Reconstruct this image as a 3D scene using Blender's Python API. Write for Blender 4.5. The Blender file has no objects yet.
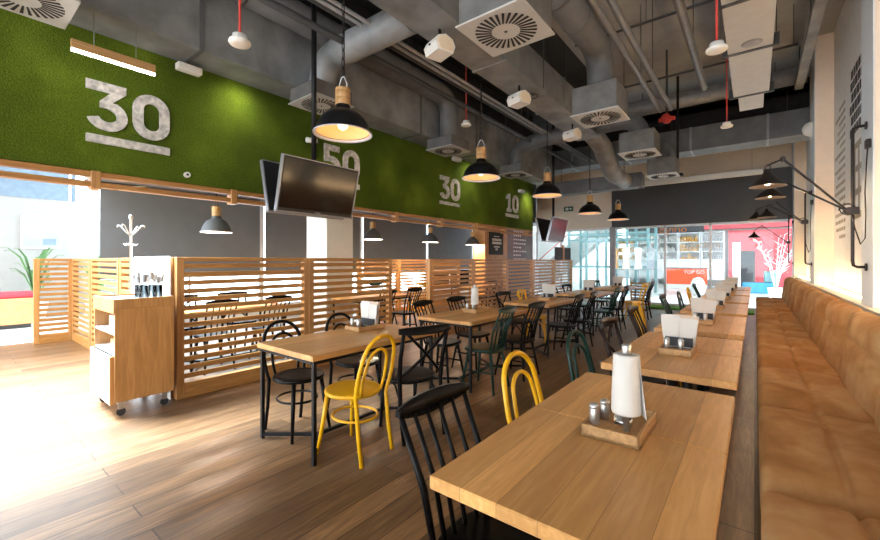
import bpy, bmesh, math, random
from mathutils import Vector, Matrix
random.seed(7)
PI = math.pi
sc = bpy.context.scene
COL = sc.collection

# ------------------------------------------------------------------ materials
MATS = {}
def nodes(name):
    m = bpy.data.materials.new(name); m.use_nodes = True
    nt = m.node_tree; b = nt.nodes['Principled BSDF']
    MATS[name] = m
    return m, nt, b
def setc(b, rgb): b.inputs['Base Color'].default_value = (*rgb, 1)
def lin(r, g, b):
    f = lambda c: (c/255/12.92) if c/255 <= .04045 else ((c/255+.055)/1.055)**2.4
    return (f(r), f(g), f(b))
def N(nt, t, **kw):
    n = nt.nodes.new(t)
    for k, v in kw.items():
        if k in n.inputs: n.inputs[k].default_value = v
        else: setattr(n, k, v)
    return n
def ramp(nt, stops):
    r = nt.nodes.new('ShaderNodeValToRGB'); e = r.color_ramp.elements
    while len(e) < len(stops): e.new(.5)
    for el, (p, c) in zip(e, stops): el.position = p; el.color = (*c, 1)
    return r
def plain(name, rgb, rough=.5, metal=0, noise=.12, scale=8, bump=0, spec=.5):
    """a plain surface with slight tonal variation"""
    m, nt, b = nodes(name)
    tc = N(nt, 'ShaderNodeTexCoord'); nz = N(nt, 'ShaderNodeTexNoise', Scale=scale, Detail=4.0)
    nt.links.new(tc.outputs['Object'], nz.inputs['Vector'])
    r = ramp(nt, [(.3, tuple(c*(1-noise) for c in rgb)), (.7, tuple(min(1, c*(1+noise)) for c in rgb))])
    nt.links.new(nz.outputs['Fac'], r.inputs['Fac']); nt.links.new(r.outputs['Color'], b.inputs['Base Color'])
    b.inputs['Roughness'].default_value = rough; b.inputs['Metallic'].default_value = metal
    b.inputs['Specular IOR Level'].default_value = spec
    if bump:
        bp = N(nt, 'ShaderNodeBump', Strength=bump, Distance=.02); nt.links.new(nz.outputs['Fac'], bp.inputs['Height'])
        nt.links.new(bp.outputs['Normal'], b.inputs['Normal'])
    return m
def emit(name, rgb, s):
    m, nt, b = nodes(name); setc(b, rgb)
    b.inputs['Emission Color'].default_value = (*rgb, 1); b.inputs['Emission Strength'].default_value = s
    return m
def wood(name, c1, c2, along='Y', stave=.11, length=0, rough=.42, dark=.75, coords='Object', grain=1.0, seam=.006, coat=0, tones=(.72, 1.12)):
    """staves side by side, each its own tone, with fine grain along the board"""
    m, nt, b = nodes(name); L = nt.links.new
    tc = N(nt, 'ShaderNodeTexCoord'); sp = N(nt, 'ShaderNodeSeparateXYZ'); L(tc.outputs[coords], sp.inputs[0])
    oi = N(nt, 'ShaderNodeObjectInfo')
    ax = {'X': ('X', 'Y', 'Z'), 'Y': ('Y', 'X', 'Z'), 'Z': ('Z', 'X', 'Y')}[along]
    off = N(nt, 'ShaderNodeMath', operation='MULTIPLY'); off.inputs[1].default_value = 37.0; L(oi.outputs['Random'], off.inputs[0])
    a = N(nt, 'ShaderNodeMath', operation='ADD'); L(sp.outputs[ax[0]], a.inputs[0]); L(off.outputs[0], a.inputs[1])
    c = N(nt, 'ShaderNodeMath', operation='ADD'); L(sp.outputs[ax[1]], c.inputs[0]); L(sp.outputs[ax[2]], c.inputs[1])
    cm = N(nt, 'ShaderNodeCombineXYZ'); L(a.outputs[0], cm.inputs[0]); L(sp.outputs[ax[1]], cm.inputs[1]); L(sp.outputs[ax[2]], cm.inputs[2])
    mp = N(nt, 'ShaderNodeMapping'); mp.inputs['Scale'].default_value = (1.6, 16, 16); L(cm.outputs[0], mp.inputs[0])
    nz = N(nt, 'ShaderNodeTexNoise', Scale=2.2*grain, Detail=6.0, Distortion=1.2); L(mp.outputs[0], nz.inputs['Vector'])
    r = ramp(nt, [(.28, tuple(x*dark for x in c1)), (.5, c1), (.75, c2)]); L(nz.outputs['Fac'], r.inputs['Fac'])
    cc = N(nt, 'ShaderNodeCombineXYZ'); L(a.outputs[0], cc.inputs[0]); L(sp.outputs[ax[1]], cc.inputs[1]); 
    bk = N(nt, 'ShaderNodeTexBrick'); bk.offset = .37; bk.squash = 1
    bk.inputs['Scale'].default_value = 1; bk.inputs['Brick Width'].default_value = length or 50.0
    bk.inputs['Row Height'].default_value = stave; bk.inputs['Mortar Size'].default_value = seam*stave
    bk.inputs['Color1'].default_value = (tones[0], tones[0]*.97, tones[0]*.93, 1); bk.inputs['Color2'].default_value = (tones[1],)*3+(1,)
    bk.inputs['Mortar'].default_value = (.32, .28, .25, 1); bk.inputs['Bias'].default_value = .1
    L(cc.outputs[0], bk.inputs['Vector'])
    mx = N(nt, 'ShaderNodeMix', data_type='RGBA', blend_type='MULTIPLY'); mx.inputs['Factor'].default_value = 1
    L(r.outputs['Color'], mx.inputs['A']); L(bk.outputs['Color'], mx.inputs['B'])
    L(mx.outputs['Result'], b.inputs['Base Color'])
    b.inputs['Roughness'].default_value = rough
    bp = N(nt, 'ShaderNodeBump', Strength=.12, Distance=.004); L(nz.outputs['Fac'], bp.inputs['Height']); L(bp.outputs['Normal'], b.inputs['Normal'])
    b.inputs['Coat Weight'].default_value = coat; b.inputs['Coat Roughness'].default_value = .25
    return m

M_top = wood('table oak', lin(210, 154, 90), lin(222, 172, 110), 'Y', .118, 0, .38, dark=.86)
M_top_end = M_top
M_oakL = wood('slat oak', lin(180, 126, 66), lin(198, 148, 86), 'Y', .3, 0, .45, seam=0)
M_oakX = wood('slat oak cross', lin(180, 126, 66), lin(198, 148, 86), 'X', .3, 0, .45, seam=0)
M_oakZ = wood('oak veneer', lin(190, 136, 78), lin(206, 154, 94), 'Z', .6, 0, .4, seam=0, grain=.6)
M_tray = wood('tray wood', lin(192, 146, 92), lin(212, 168, 116), 'Y', .2, 0, .5, seam=0)
M_socket = wood('turned beech', lin(196, 150, 96), lin(214, 172, 118), 'Z', .2, 0, .5, seam=0)
M_floor = wood('floor planks', lin(118, 86, 56), lin(148, 110, 74), 'Y', .165, 1.9, .37, dark=.68, seam=.025, grain=.8, tones=(.58, 1.2))
M_black = plain('black chair paint', (.005, .0042, .004), .32, noise=.2, spec=.12)
M_brown = plain('dark brown chair paint', (.018, .008, .006), .35, noise=.2, spec=.2)
M_yellow = plain('yellow chair paint', lin(226, 168, 12), .35, noise=.06)
M_green = plain('dark green chair paint', (.006, .028, .02), .32, noise=.15, spec=.25)
M_steel = plain('black steel', (.008, .008, .009), .4, spec=.2)
M_lampblack = plain('black enamel', (.006, .006, .007), .3, spec=.25)
M_bronze = plain('bronze arm metal', (.035, .026, .024), .4, .6)
M_white_in = plain('white enamel', (.85, .82, .78), .4, noise=.03)
M_grey_in = plain('silver lip', (.5, .52, .58), .35, .2, noise=.03)
M_duct = plain('grey duct wrap', (.23, .235, .24), .55, .2, noise=.35, scale=3, bump=.25)
M_duct_dark = plain('dark painted duct', (.12, .12, .122), .6, .1, noise=.25, scale=3, bump=.15)
M_box = plain('dark diffuser box', (.13, .125, .12), .6, .1, noise=.2)
M_plate = plain('grey grille plate', (.48, .47, .45), .5, .1, noise=.05)
M_slot = plain('dark grille slots', (.01, .01, .01), .8)
M_pipe = plain('grey steel pipe', (.28, .28, .29), .45, .3, noise=.15)
M_pipe_dark = plain('dark conduit', (.05, .05, .052), .5, .2)
M_slab = plain('concrete ceiling', (.30, .295, .285), .85, noise=.3, scale=1.1)
M_slabdark = plain('black ceiling paint', (.018, .017, .018), .9, noise=.3)
M_ceil_low = plain('grey soffit', (.22, .21, .2), .8)
M_white = plain('white wall paint', (.76, .76, .74), .7, noise=.02)
M_cream = plain('cream wall paint', lin(222, 208, 190), .7, noise=.03)
M_warm = plain('warm wall paint', lin(242, 222, 200), .7, noise=.03)
M_bay = plain('pale bay paint', lin(244, 242, 238), .7, noise=.04)
M_bluewhite = plain('cool white pilaster', (.74, .78, .8), .6, noise=.02)
M_bulk = plain('charcoal fascia', lin(72, 73, 76), .6, noise=.06, scale=2)
M_blind = plain('grey blind cloth', lin(116, 117, 120), .85, noise=.05, scale=3)
M_frame = plain('white frame', (.8, .8, .82), .4, noise=.02)
M_paper = plain('white paper', (.62, .58, .53), .8, noise=.03)
M_paperwarm = plain('cream paper', (.6, .47, .36), .8, noise=.04)
M_chrome = plain('brushed chrome', (.5, .49, .48), .28, .85, noise=.05)
M_card = plain('black plastic', (.015, .015, .016), .45)
M_red = plain('red cable', lin(196, 58, 48), .5)
M_offwhite = plain('off white plastic', (.74, .71, .66), .45, noise=.03)
M_beigeface = plain('beige lens', (.78, .66, .5), .5, noise=.03)
M_screen = plain('tv glass', (.006, .005, .005), .12, noise=.05)
M_bezel = plain('silver bezel', (.35, .36, .4), .3, .6)
M_letter = plain('white moss lettering', (.5, .47, .43), .9, noise=.38, scale=22, bump=.3)
M_chalk = plain('chalk white', (.75, .75, .74), .9)
M_board = plain('chalkboard', (.018, .018, .02), .7)
M_text = plain('grey print', (.05, .045, .045), .8)
M_textpale = plain('pale print', (.42, .36, .29), .8)
M_plinth = plain('dark plinth', (.035, .035, .038), .55)
M_exit = plain('green exit sign', lin(24, 92, 58), .5, noise=.03)
M_red_shop = plain('orange red counter', lin(240, 92, 50), .5, noise=.03)
M_redwall = plain('rose red wall', lin(206, 92, 98), .7, noise=.06)
M_teal = plain('teal steel', lin(118, 150, 152), .5, .1)
M_blue = plain('blue upholstery', lin(70, 150, 190), .7)
M_mallfloor = plain('white terrazzo', (.8, .8, .79), .25, noise=.03)
M_pave = plain('pale paving', (.72, .72, .70), .7, noise=.06)
M_turf = plain('artificial turf', lin(86, 150, 46), .95, noise=.4, scale=60, bump=.8)
M_leaf = plain('leaf green', lin(96, 140, 86), .6, noise=.3)
M_planter = plain('terracotta bench front', lin(222, 160, 106), .6)
M_cushred = plain('red cushion', lin(214, 66, 78), .8)
M_bluefascia = plain('steel blue fascia', lin(120, 138, 156), .5)
M_orange = plain('orange lettering', lin(240, 140, 40), .5)
M_bottle = plain('amber stock', lin(190, 140, 70), .5, noise=.4)
M_greyglass = plain('grey back painted glass', lin(112, 113, 114), .25)
M_shade_in = plain('warm reflector', lin(226, 176, 124), .5, noise=.03)
M_bulb = emit('warm bulb', (1, .72, .42), 1.6)
M_tube = emit('white tube', (1, .97, .95), 7)
M_led = emit('warm led strip', (1, .68, .36), 12)

def glass_mat():
    m = bpy.data.materials.new('clear glazing'); m.use_nodes = True; nt = m.node_tree
    nt.nodes.remove(nt.nodes['Principled BSDF']); out = nt.nodes['Material Output']
    tr = N(nt, 'ShaderNodeBsdfTransparent'); tr.inputs[0].default_value = (.93, .97, .97, 1)
    gl = N(nt, 'ShaderNodeBsdfGlossy'); gl.inputs['Roughness'].default_value = .02
    fr = N(nt, 'ShaderNodeFresnel', IOR=1.3); mx = N(nt, 'ShaderNodeMixShader')
    nt.links.new(fr.outputs[0], mx.inputs[0]); nt.links.new(tr.outputs[0], mx.inputs[1]); nt.links.new(gl.outputs[0], mx.inputs[2])
    nt.links.new(mx.outputs[0], out.inputs[0]); return m
M_glass = glass_mat()

def moss_mat():
    m, nt, b = nodes('green moss wall'); L = nt.links.new
    tc = N(nt, 'ShaderNodeTexCoord')
    n1 = N(nt, 'ShaderNodeTexNoise', Scale=1.6, Detail=5.0); n2 = N(nt, 'ShaderNodeTexNoise', Scale=75.0, Detail=5.0)
    L(tc.outputs['Object'], n1.inputs['Vector']); L(tc.outputs['Object'], n2.inputs['Vector'])
    r1 = ramp(nt, [(.3, lin(66, 82, 22)), (.55, lin(86, 104, 28)), (.75, lin(112, 130, 40))]); L(n1.outputs['Fac'], r1.inputs['Fac'])
    r2 = ramp(nt, [(.3, (.55, .55, .5)), (.7, (1.2, 1.2, 1.1))]); L(n2.outputs['Fac'], r2.inputs['Fac'])
    mx = N(nt, 'ShaderNodeMix', data_type='RGBA', blend_type='MULTIPLY'); mx.inputs['Factor'].default_value = .8
    L(r1.outputs['Color'], mx.inputs['A']); L(r2.outputs['Color'], mx.inputs['B']); L(mx.outputs['Result'], b.inputs['Base Color'])
    b.inputs['Roughness'].default_value = .95; b.inputs['Specular IOR Level'].default_value = .1
    bp = N(nt, 'ShaderNodeBump', Strength=.7, Distance=.02); L(n2.outputs['Fac'], bp.inputs['Height']); L(bp.outputs['Normal'], b.inputs['Normal'])
    return m
M_moss = moss_mat()
def suede_mat():
    m, nt, b = nodes('tan suede'); L = nt.links.new
    tc = N(nt, 'ShaderNodeTexCoord')
    mp = N(nt, 'ShaderNodeMapping'); mp.inputs['Scale'].default_value = (1.2, 1, 1.2); L(tc.outputs['Object'], mp.inputs[0])
    n1 = N(nt, 'ShaderNodeTexNoise', Scale=2.2, Detail=6.0, Distortion=.5); n2 = N(nt, 'ShaderNodeTexNoise', Scale=7.0, Detail=5.0, Distortion=.6)
    L(mp.outputs[0], n1.inputs['Vector']); L(mp.outputs[0], n2.inputs['Vector'])
    ad = N(nt, 'ShaderNodeMath', operation='MULTIPLY_ADD'); ad.inputs[1].default_value = .35; L(n2.outputs['Fac'], ad.inputs[0]); 
    L(n1.outputs['Fac'], ad.inputs[2])
    r = ramp(nt, [(.48, lin(164, 114, 66)), (.66, lin(184, 133, 82)), (.85, lin(206, 162, 112))]); L(ad.outputs[0], r.inputs['Fac'])
    L(r.outputs['Color'], b.inputs['Base Color']); b.inputs['Roughness'].default_value = .85
    b.inputs['Specular IOR Level'].default_value = .15
    n3 = N(nt, 'ShaderNodeTexNoise', Scale=5.0, Detail=3.0, Distortion=1.0); L(mp.outputs[0], n3.inputs['Vector'])
    bp = N(nt, 'ShaderNodeBump', Strength=.18, Distance=.02); L(n3.outputs['Fac'], bp.inputs['Height']); L(bp.outputs['Normal'], b.inputs['Normal'])
    return m
M_suede = suede_mat()

# ------------------------------------------------------------------ mesh builder
class MB:
    def __init__(s): s.v = []; s.f = []; s.sm = []
    def add(s, vs, fs, smooth=False):
        o = len(s.v); s.v += [tuple(v) for v in vs]
        for f in fs: s.f.append([i+o for i in f]); s.sm.append(smooth)
        return s
    def box(s, x0, y0, z0, x1, y1, z1, c=0):
        X = sorted((x0, x1)); Y = sorted((y0, y1)); Z = sorted((z0, z1))
        if c <= 0:
            vs = [(X[i], Y[j], Z[k]) for i in (0, 1) for j in (0, 1) for k in (0, 1)]
            return s.add(vs, [(0,1,3,2), (4,6,7,5), (0,4,5,1), (2,3,7,6), (0,2,6,4), (1,5,7,3)])
        c = min(c, (X[1]-X[0])*.45, (Y[1]-Y[0])*.45, (Z[1]-Z[0])*.45)
        vs = []; idx = {}
        for i in (0, 1):
            for j in (0, 1):
                for k in (0, 1):
                    for a in range(3):
                        p = [X[i], Y[j], Z[k]]
                        for t, q in enumerate((i, j, k)):
                            if t != a: p[t] += c if q == 0 else -c
                        idx[(i, j, k, a)] = len(vs); vs.append(p)
        fs = []
        for a in range(3):
            b_, d = [t for t in range(3) if t != a]
            for sgn in (0, 1):
                q = []
                for (u, w) in ((0, 0), (0, 1), (1, 1), (1, 0)):
                    k = [0, 0, 0]; k[a] = sgn; k[b_] = u; k[d] = w; q.append(idx[(*k, a)])
                fs.append(q)
        for d in range(3):
            a, b_ = [t for t in range(3) if t != d]
            for u in (0, 1):
                for w in (0, 1):
                    k0 = [0, 0, 0]; k0[a] = u; k0[b_] = w; k1 = list(k0); k1[d] = 1
                    fs.append((idx[(*k0, a)], idx[(*k1, a)], idx[(*k1, b_)], idx[(*k0, b_)]))
        for i in (0, 1):
            for j in (0, 1):
                for k in (0, 1): fs.append([idx[(i, j, k, a)] for a in range(3)])
        return s.add(vs, fs)
    def bar(s, p, q, w, h, up=(0, 0, 1), w2=None, h2=None):
        p, q = Vector(p), Vector(q); d = (q-p).normalized(); u = Vector(up)
        if abs(d.dot(u)) > .98: u = Vector((1, 0, 0))
        a = d.cross(u).normalized(); b = a.cross(d).normalized(); vs = []
        for c, ww, hh in ((p, w, h), (q, w2 or w, h2 or h)):
            for i, j in ((-1, -1), (1, -1), (1, 1), (-1, 1)): vs.append(c + a*i*ww/2 + b*j*hh/2)
        return s.add(vs, [(0,1,2,3), (7,6,5,4), (0,4,5,1), (1,5,6,2), (2,6,7,3), (3,7,4,0)])
    def tube(s, pts, r, n=8, closed=False):
        pts = [Vector(p) for p in pts]; m = len(pts)
        rs = r if isinstance(r, (list, tuple)) else [r]*m
        ring = []; prev = None; vs = []
        for i, p in enumerate(pts):
            if closed: d = pts[(i+1) % m]-pts[i-1]
            else: d = pts[min(i+1, m-1)]-pts[max(i-1, 0)]
            d.normalize()
            if prev is None:
                u = Vector((0, 0, 1)) if abs(d.z) < .9 else Vector((1, 0, 0))
                a = d.cross(u).normalized()
            else: a = (prev - d*prev.dot(d)).normalized()
            prev = a; b = d.cross(a)
            for k in range(n):
                t = 2*PI*k/n; vs.append(p + (a*math.cos(t)+b*math.sin(t))*rs[i])
        fs = []; mm = m if closed else m-1
        for i in range(mm):
            for k in range(n):
                j = (i+1) % m
                fs.append((i*n+k, i*n+(k+1) % n, j*n+(k+1) % n, j*n+k))
        s.add(vs, fs, True)
        if not closed:
            o = len(s.v)-len(vs)
            s.f.append([o+k for k in range(n)][::-1]); s.sm.append(False)
            s.f.append([o+(m-1)*n+k for k in range(n)]); s.sm.append(False)
        return s
    def lathe(s, prof, n=20, o=(0, 0, 0), cap=True, smooth=True):
        vs = []; 
        for r, z in prof:
            for k in range(n): vs.append((o[0]+r*math.cos(2*PI*k/n), o[1]+r*math.sin(2*PI*k/n), o[2]+z))
        fs = [(i*n+k, i*n+(k+1) % n, (i+1)*n+(k+1) % n, (i+1)*n+k) for i in range(len(prof)-1) for k in range(n)]
        b = len(s.v); s.add(vs, fs, smooth)
        if cap:
            s.f.append([b+k for k in range(n)][::-1]); s.sm.append(False)
            s.f.append([b+(len(prof)-1)*n+k for k in range(n)]); s.sm.append(False)
        return s
    def prism(s, poly, z0, z1, fn=lambda x, y, z: (x, y, z)):
        n = len(poly); vs = [fn(x, y, z0) for x, y in poly]+[fn(x, y, z1) for x, y in poly]
        fs = [list(range(n))[::-1], list(range(n, 2*n))]+[(i, (i+1) % n, n+(i+1) % n, n+i) for i in range(n)]
        return s.add(vs, fs)
    def slab(s, poly, z0, z1, c):
        """outline with a soft upper and lower edge"""
        n = len(poly); cx = sum(p[0] for p in poly)/n; cy = sum(p[1] for p in poly)/n
        R = max(math.hypot(x-cx, y-cy) for x, y in poly); k = 1-c/R
        lv = [(k, z0), (1, z0+c), (1, z1-c), (k, z1)]; vs = []
        for q, z in lv: vs += [(cx+(x-cx)*q, cy+(y-cy)*q, z) for x, y in poly]
        fs = [list(range(n))[::-1], list(range(3*n, 4*n))]
        s.add(vs, fs); o = len(s.v)-4*n
        for l in range(3):
            for i in range(n): s.f.append([o+l*n+i, o+l*n+(i+1) % n, o+(l+1)*n+(i+1) % n, o+(l+1)*n+i]); s.sm.append(True)
        return s
    def grid(s, rows, smooth=True):
        n = len(rows[0]); vs = [p for r in rows for p in r]
        return s.add(vs, [(i*n+k, i*n+k+1, (i+1)*n+k+1, (i+1)*n+k) for i in range(len(rows)-1) for k in range(n-1)], smooth)
    def xf(s, M):
        s.v = [tuple(M @ Vector(v)) for v in s.v]; return s
    def build(s, name, mat, parent=None, recalc=True):
        me = bpy.data.meshes.new(name); me.from_pydata(s.v, [], s.f)
        me.polygons.foreach_set('use_smooth', s.sm)
        if recalc:
            bm = bmesh.new(); bm.from_mesh(me); bmesh.ops.recalc_face_normals(bm, faces=bm.faces[:]); bm.to_mesh(me); bm.free()
        me.materials.append(mat); me.update()
        return link(name, me, parent)
def link(name, me, parent=None):
    o = bpy.data.objects.new(name, me); COL.objects.link(o)
    if parent: o.parent = parent
    return o
def tag(o, label, cat, group=None, kind=None):
    o['label'] = label; o['category'] = cat
    if group: o['group'] = group
    if kind: o['kind'] = kind
    return o
def thing(name, label, cat, loc=(0, 0, 0), rz=0, group=None):
    o = bpy.data.objects.new(name, None); COL.objects.link(o); o.empty_display_size = .05
    o.location = loc; o.rotation_euler = (0, 0, rz)
    return tag(o, label, cat, group)
def struct(name, mb, mat):
    o = mb.build(name, mat); o['kind'] = 'structure'; o['category'] = name.split('_')[0]; o['label'] = None or name.replace('_', ' ')+' of the restaurant room'
    return o
def dup(root, loc, rz, label, group=None):
    r = root.copy(); COL.objects.link(r); r.location = loc; r.rotation_euler = (0, 0, rz); r['label'] = label
    if group: r['group'] = group
    for ch in root.children:
        c = ch.copy(); COL.objects.link(c); c.parent = r
        for g in ch.children:
            d = g.copy(); COL.objects.link(d); d.parent = c
    return r
class Maker:
    """first call builds, later calls copy"""
    def __init__(s, fn): s.fn = fn; s.first = {}
    def __call__(s, key, loc, rz, label, group=None):
        if key not in s.first:
            s.first[key] = s.fn(key, label); r = s.first[key]; r.location = loc; r.rotation_euler = (0, 0, rz)
            if group: r['group'] = group
            return r
        return dup(s.first[key], loc, rz, label, group)
def text_mesh(body, size, depth=.004, mirror=False, align='CENTER', offset=0):
    cu = bpy.data.curves.new('lettering', 'FONT'); cu.body = body; cu.size = size; cu.extrude = depth; cu.align_x = align; cu.offset = offset
    ob = bpy.data.objects.new('lettering', cu); COL.objects.link(ob)
    dg = bpy.context.evaluated_depsgraph_get(); me = bpy.data.meshes.new_from_object(ob.evaluated_get(dg))
    bpy.data.objects.remove(ob); bpy.data.curves.remove(cu)
    if mirror:
        for v in me.vertices: v.co.x = -v.co.x
        me.flip_normals()
    return me
def lettering(name, body, size, mat, M, parent=None, **kw):
    me = text_mesh(body, size, **kw); me.transform(M); me.materials.clear(); me.materials.append(mat)
    return link(name, me, parent)
def frame(origin, xdir, ydir):
    x = Vector(xdir).normalized(); y = Vector(ydir).normalized(); z = x.cross(y)
    M = Matrix((x, y, z)).transposed().to_4x4(); M.translation = Vector(origin); return M
def lerp(a, b, t): return a+(b-a)*t

# ================================================================== THE SETTING
CZ = 5.2
b = MB().box(-9.8, -6, -.1, 1.3, 14.5, 0); struct('floor', b, M_floor)
struct('ground_outside', MB().box(-40, -14, -.12, -9.8, 40, -.01), M_pave)
struct('floor_mall', MB().box(-9.8, 14.5, -.1, 16, 40, -.005), M_mallfloor)
struct('ceiling', MB().box(-2.6, -6, CZ, 1.3, 11.2, CZ+.15), M_slab)
struct('ceiling_dark', MB().box(-4.75, -6, CZ, -2.6, 11.2, CZ+.15), M_slabdark)
struct('ceiling_rear', MB().box(-9.8, 11.2, CZ-.3, 1.3, 14.6, CZ-.15), M_slabdark)
struct('ceiling_low', MB().box(-9.8, 1.75, 2.9, -6.7, 16, 3.0).box(-6.7, 1.75, 2.9, -4.75, 9.8, 3.0), M_ceil_low)
# moss covered upper wall
struct('wall_left', MB().box(-4.75, -6, 2.2, -4.6, 9.8, 3.6), M_moss)
struct('wall_left_upper', MB().box(-4.75, -6, 3.6, -4.6, 9.8, CZ).box(-6.7, 9.7, 2.9, -4.75, 9.8, CZ).box(-6.8, 9.7, 2.9, -6.7, 14.6, CZ), M_slabdark)
struct('ceiling_passage', MB().box(-6.8, 9.7, CZ, -4.75, 11.2, CZ+.15), M_slabdark)
# far wall
struct('wall_far', MB().box(-6.6, 14.4, 2.55, -3.83, 14.6, CZ).box(-3.83, 14.42, 3.78, 1.3, 14.6, CZ), M_cream)
struct('trim_1', MB().box(-3.83, 14.3, 2.54, 1.03, 14.42, 3.95), M_bulk)
struct('wall_rear', MB().box(-4.6, 11.2, 4.35, 1.3, 11.3, CZ), M_slabdark)
struct('wall_back', MB().box(-4.75, -6.2, 3.4, 1.3, -6, CZ), M_cream)  # unseen, added behind the camera to cut sky fill; left open below
# right wall with pilasters
struct('wall_right', MB().box(1.03, -6, 0, 1.3, 14.5, CZ), M_bay)
for i, (y0, y1) in enumerate(((.5, 1.0), (4.97, 5.45), (9.25, 10.0), (13.8, 14.4))):
    struct('pillar_%d' % (i+1), MB().box(.8, y0, 0, 1.03, y1, CZ, .004), M_warm)
    struct('trim_%d' % (i+5), MB().box(.792, y0-.002, 1.0, .8, y1+.002, CZ), M_bluewhite)
struct('trim_9', MB().box(.74, -2, .96, 1.03, 14.0, 1.0), M_white)
# window wall behind the low area
WX = -9.7
MY = [1.88, 5.1, 8.3, 11.45, 14.55, 16.0]
struct('wall_window', MB().box(WX-.1, 1.8, 0, WX, 16, .25).box(WX-.1, 1.8, 2.86, WX, 16, 3.0), M_white)
for i in range(5):
    y0, y1 = MY[i], MY[i+1]
    w = struct('window_%d' % (i+1), MB().box(WX-.08, y0-.05, .25, WX+.02, y0+.05, 2.9).box(WX-.08, y0, .25, WX, y1, .31).box(WX-.08, y0, 2.84, WX, y1, 2.9)
               .box(WX-.06, (y0+y1)/2-.02, .3, WX-.02, (y0+y1)/2+.02, 2.85), M_frame)
    MB().box(WX-.045, y0+.05, .31, WX-.04, y1-.05, 2.84).build('pane', M_glass, w)
    if i < 4:
        q = thing('roller_blind', ['grey roller blind nearest the entrance, behind the coat stand', 'grey roller blind behind the hanging television pair and white column',
              'grey roller blind behind the third pendant of the low area', 'narrowest looking grey roller blind, beside the red lettered poster'][i], 'blind', (WX+.05, (y0+y1)/2, 0), 0, 'roller blinds on the window wall')
        MB().box(0, -(y1-y0)/2+.07, 1.06, .006, (y1-y0)/2-.07, 2.84).build('cloth', M_blind, q)
        MB().tube([(.003, -(y1-y0)/2+.07, 1.05), (.003, (y1-y0)/2-.07, 1.05)], .014).build('bottom_bar', M_frame, q)
        MB().tube([(.0, -(y1-y0)/2+.06, 2.85), (.0, (y1-y0)/2-.06, 2.85)], .03, 10).build('roller', M_frame, q)
# structural column in the low area
struct('pillar_9', MB().box(-6.62, 4.35, 0, -6.0, 4.95, 2.9, .01), M_white)
# wood clad pier and back painted glass wall
struct('wall_pier', MB().box(-6.6, 10.0, 0, -6.2, 11.35, 2.9, .006), M_oakZ)
struct('wall_glass', MB().box(-6.4, 11.35, 0, -6.25, 13.3, 2.55), M_greyglass)

# lattice of timber under the moss wall
q = thing('timber_lattice', 'slatted timber header running under the green moss wall', 'lattice', (-4.6, 4, 2.0))
MB().box(-.09, -5.2, .15, .0, 5.8, .195, .004).build('rail', M_oakL, q)
MB().box(-.09, -5.2, .06, .0, 5.8, .105, .004).build('rail', M_oakL, q)
for k, y in enumerate((-3.1, -1.9, -.6, .7, 1.9, 3.1, 4.3, 5.5)):
    MB().box(-.1, y-.035, .04, .012, y+.035, .2, .004).build('block', M_oakZ, q)
MB().bar((-.04, -2.97, .07), (-.5, -2.6, .17), .05, .04).build('brace', M_oakX, q)

# moss lettering
def poly_curve(name, polys, depth, mat, M, parent):
    cu = bpy.data.curves.new(name, 'CURVE'); cu.dimensions = '2D'; cu.fill_mode = 'BOTH'; cu.extrude = depth
    for p in polys:
        sp = cu.splines.new('POLY'); sp.points.add(len(p)-1); sp.use_cyclic_u = True
        for pt, (x, y) in zip(sp.points, p): pt.co = (x, y, 0, 1)
    ob = bpy.data.objects.new(name, cu); COL.objects.link(ob)
    dg = bpy.context.evaluated_depsgraph_get(); me = bpy.data.meshes.new_from_object(ob.evaluated_get(dg))
    bpy.data.objects.remove(ob); bpy.data.curves.remove(cu)
    me.transform(M); me.materials.clear(); me.materials.append(mat)
    return link(name, me, parent)
def arc(cx, cy, rx, ry, a0, a1, n=14): return [(cx+rx*math.cos(math.radians(lerp(a0, a1, i/n))), cy+ry*math.sin(math.radians(lerp(a0, a1, i/n)))) for i in range(n+1)]
def stadium(x0, x1, y0, y1):
    r = (x1-x0)/2; c = (x0+x1)/2
    return arc(c, y1-r, r, r, 0, 180)+arc(c, y0+r, r, r, 180, 360)
D0 = [stadium(0, .30, 0, .43), stadium(.085, .215, .085, .345)]
# a three with a flat top, a slanting neck and one bowl
D3 = [[(.0, .43), (.28, .43), (.28, .36), (.165, .255)] + arc(.145, .135, .145, .135, 68, -155, 18) + [(.085, .10)] + arc(.145, .14, .062, .058, 215, 425, 14) + [(.10, .205), (.10, .255), (.165, .35), (.0, .35)]]
D3 = [[(.0, .43), (.285, .43), (.285, .365), (.185, .262)] + arc(.148, .138, .148, .138, 62, -162, 18) + [(.082, .118)] + arc(.15, .138, .066, .058, 200, 420, 14) + [(.145, .204), (.095, .204), (.095, .258), (.17, .348), (.0, .348)]]
D5 = [[(.02, .43), (.27, .43), (.27, .35), (.10, .35), (.10, .28)] + arc(.14, .14, .15, .14, 88, -160, 18) + [(.078, .115)] + arc(.14, .14, .062, .058, 205, 400, 12) + [(.14, .195), (.10, .20), (.02, .19)]]
D1 = [[(.03, .36), (.15, .43), (.215, .43), (.215, .08), (.27, .08), (.27, 0), (.06, 0), (.06, .08), (.125, .08), (.125, .335), (.03, .285)]]
def moss_number(yc, da, db, label, small=False):
    q = thing('wall_lettering', label, 'sign', (-4.6, yc, 2.45), 0, 'numbers on the moss wall')
    for d, off in ((da, -.32), (db, .015)):
        poly_curve('digit', d, .02, M_letter, frame((.0, off, .12), (0, 1, 0), (0, 0, 1)), q)
    if small:
        x = -.33; bm_ = MB()
        while x < .3:
            w = random.choice((.03, .04, .025)); bm_.box(-.01, x, .015, .016, x+w, .075); x += w+.012
        bm_.build('lettering', M_letter, q)
    else: MB().box(-.01, -.32, 0, .018, .32, .075, .004).build('underline', M_letter, q)
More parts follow.
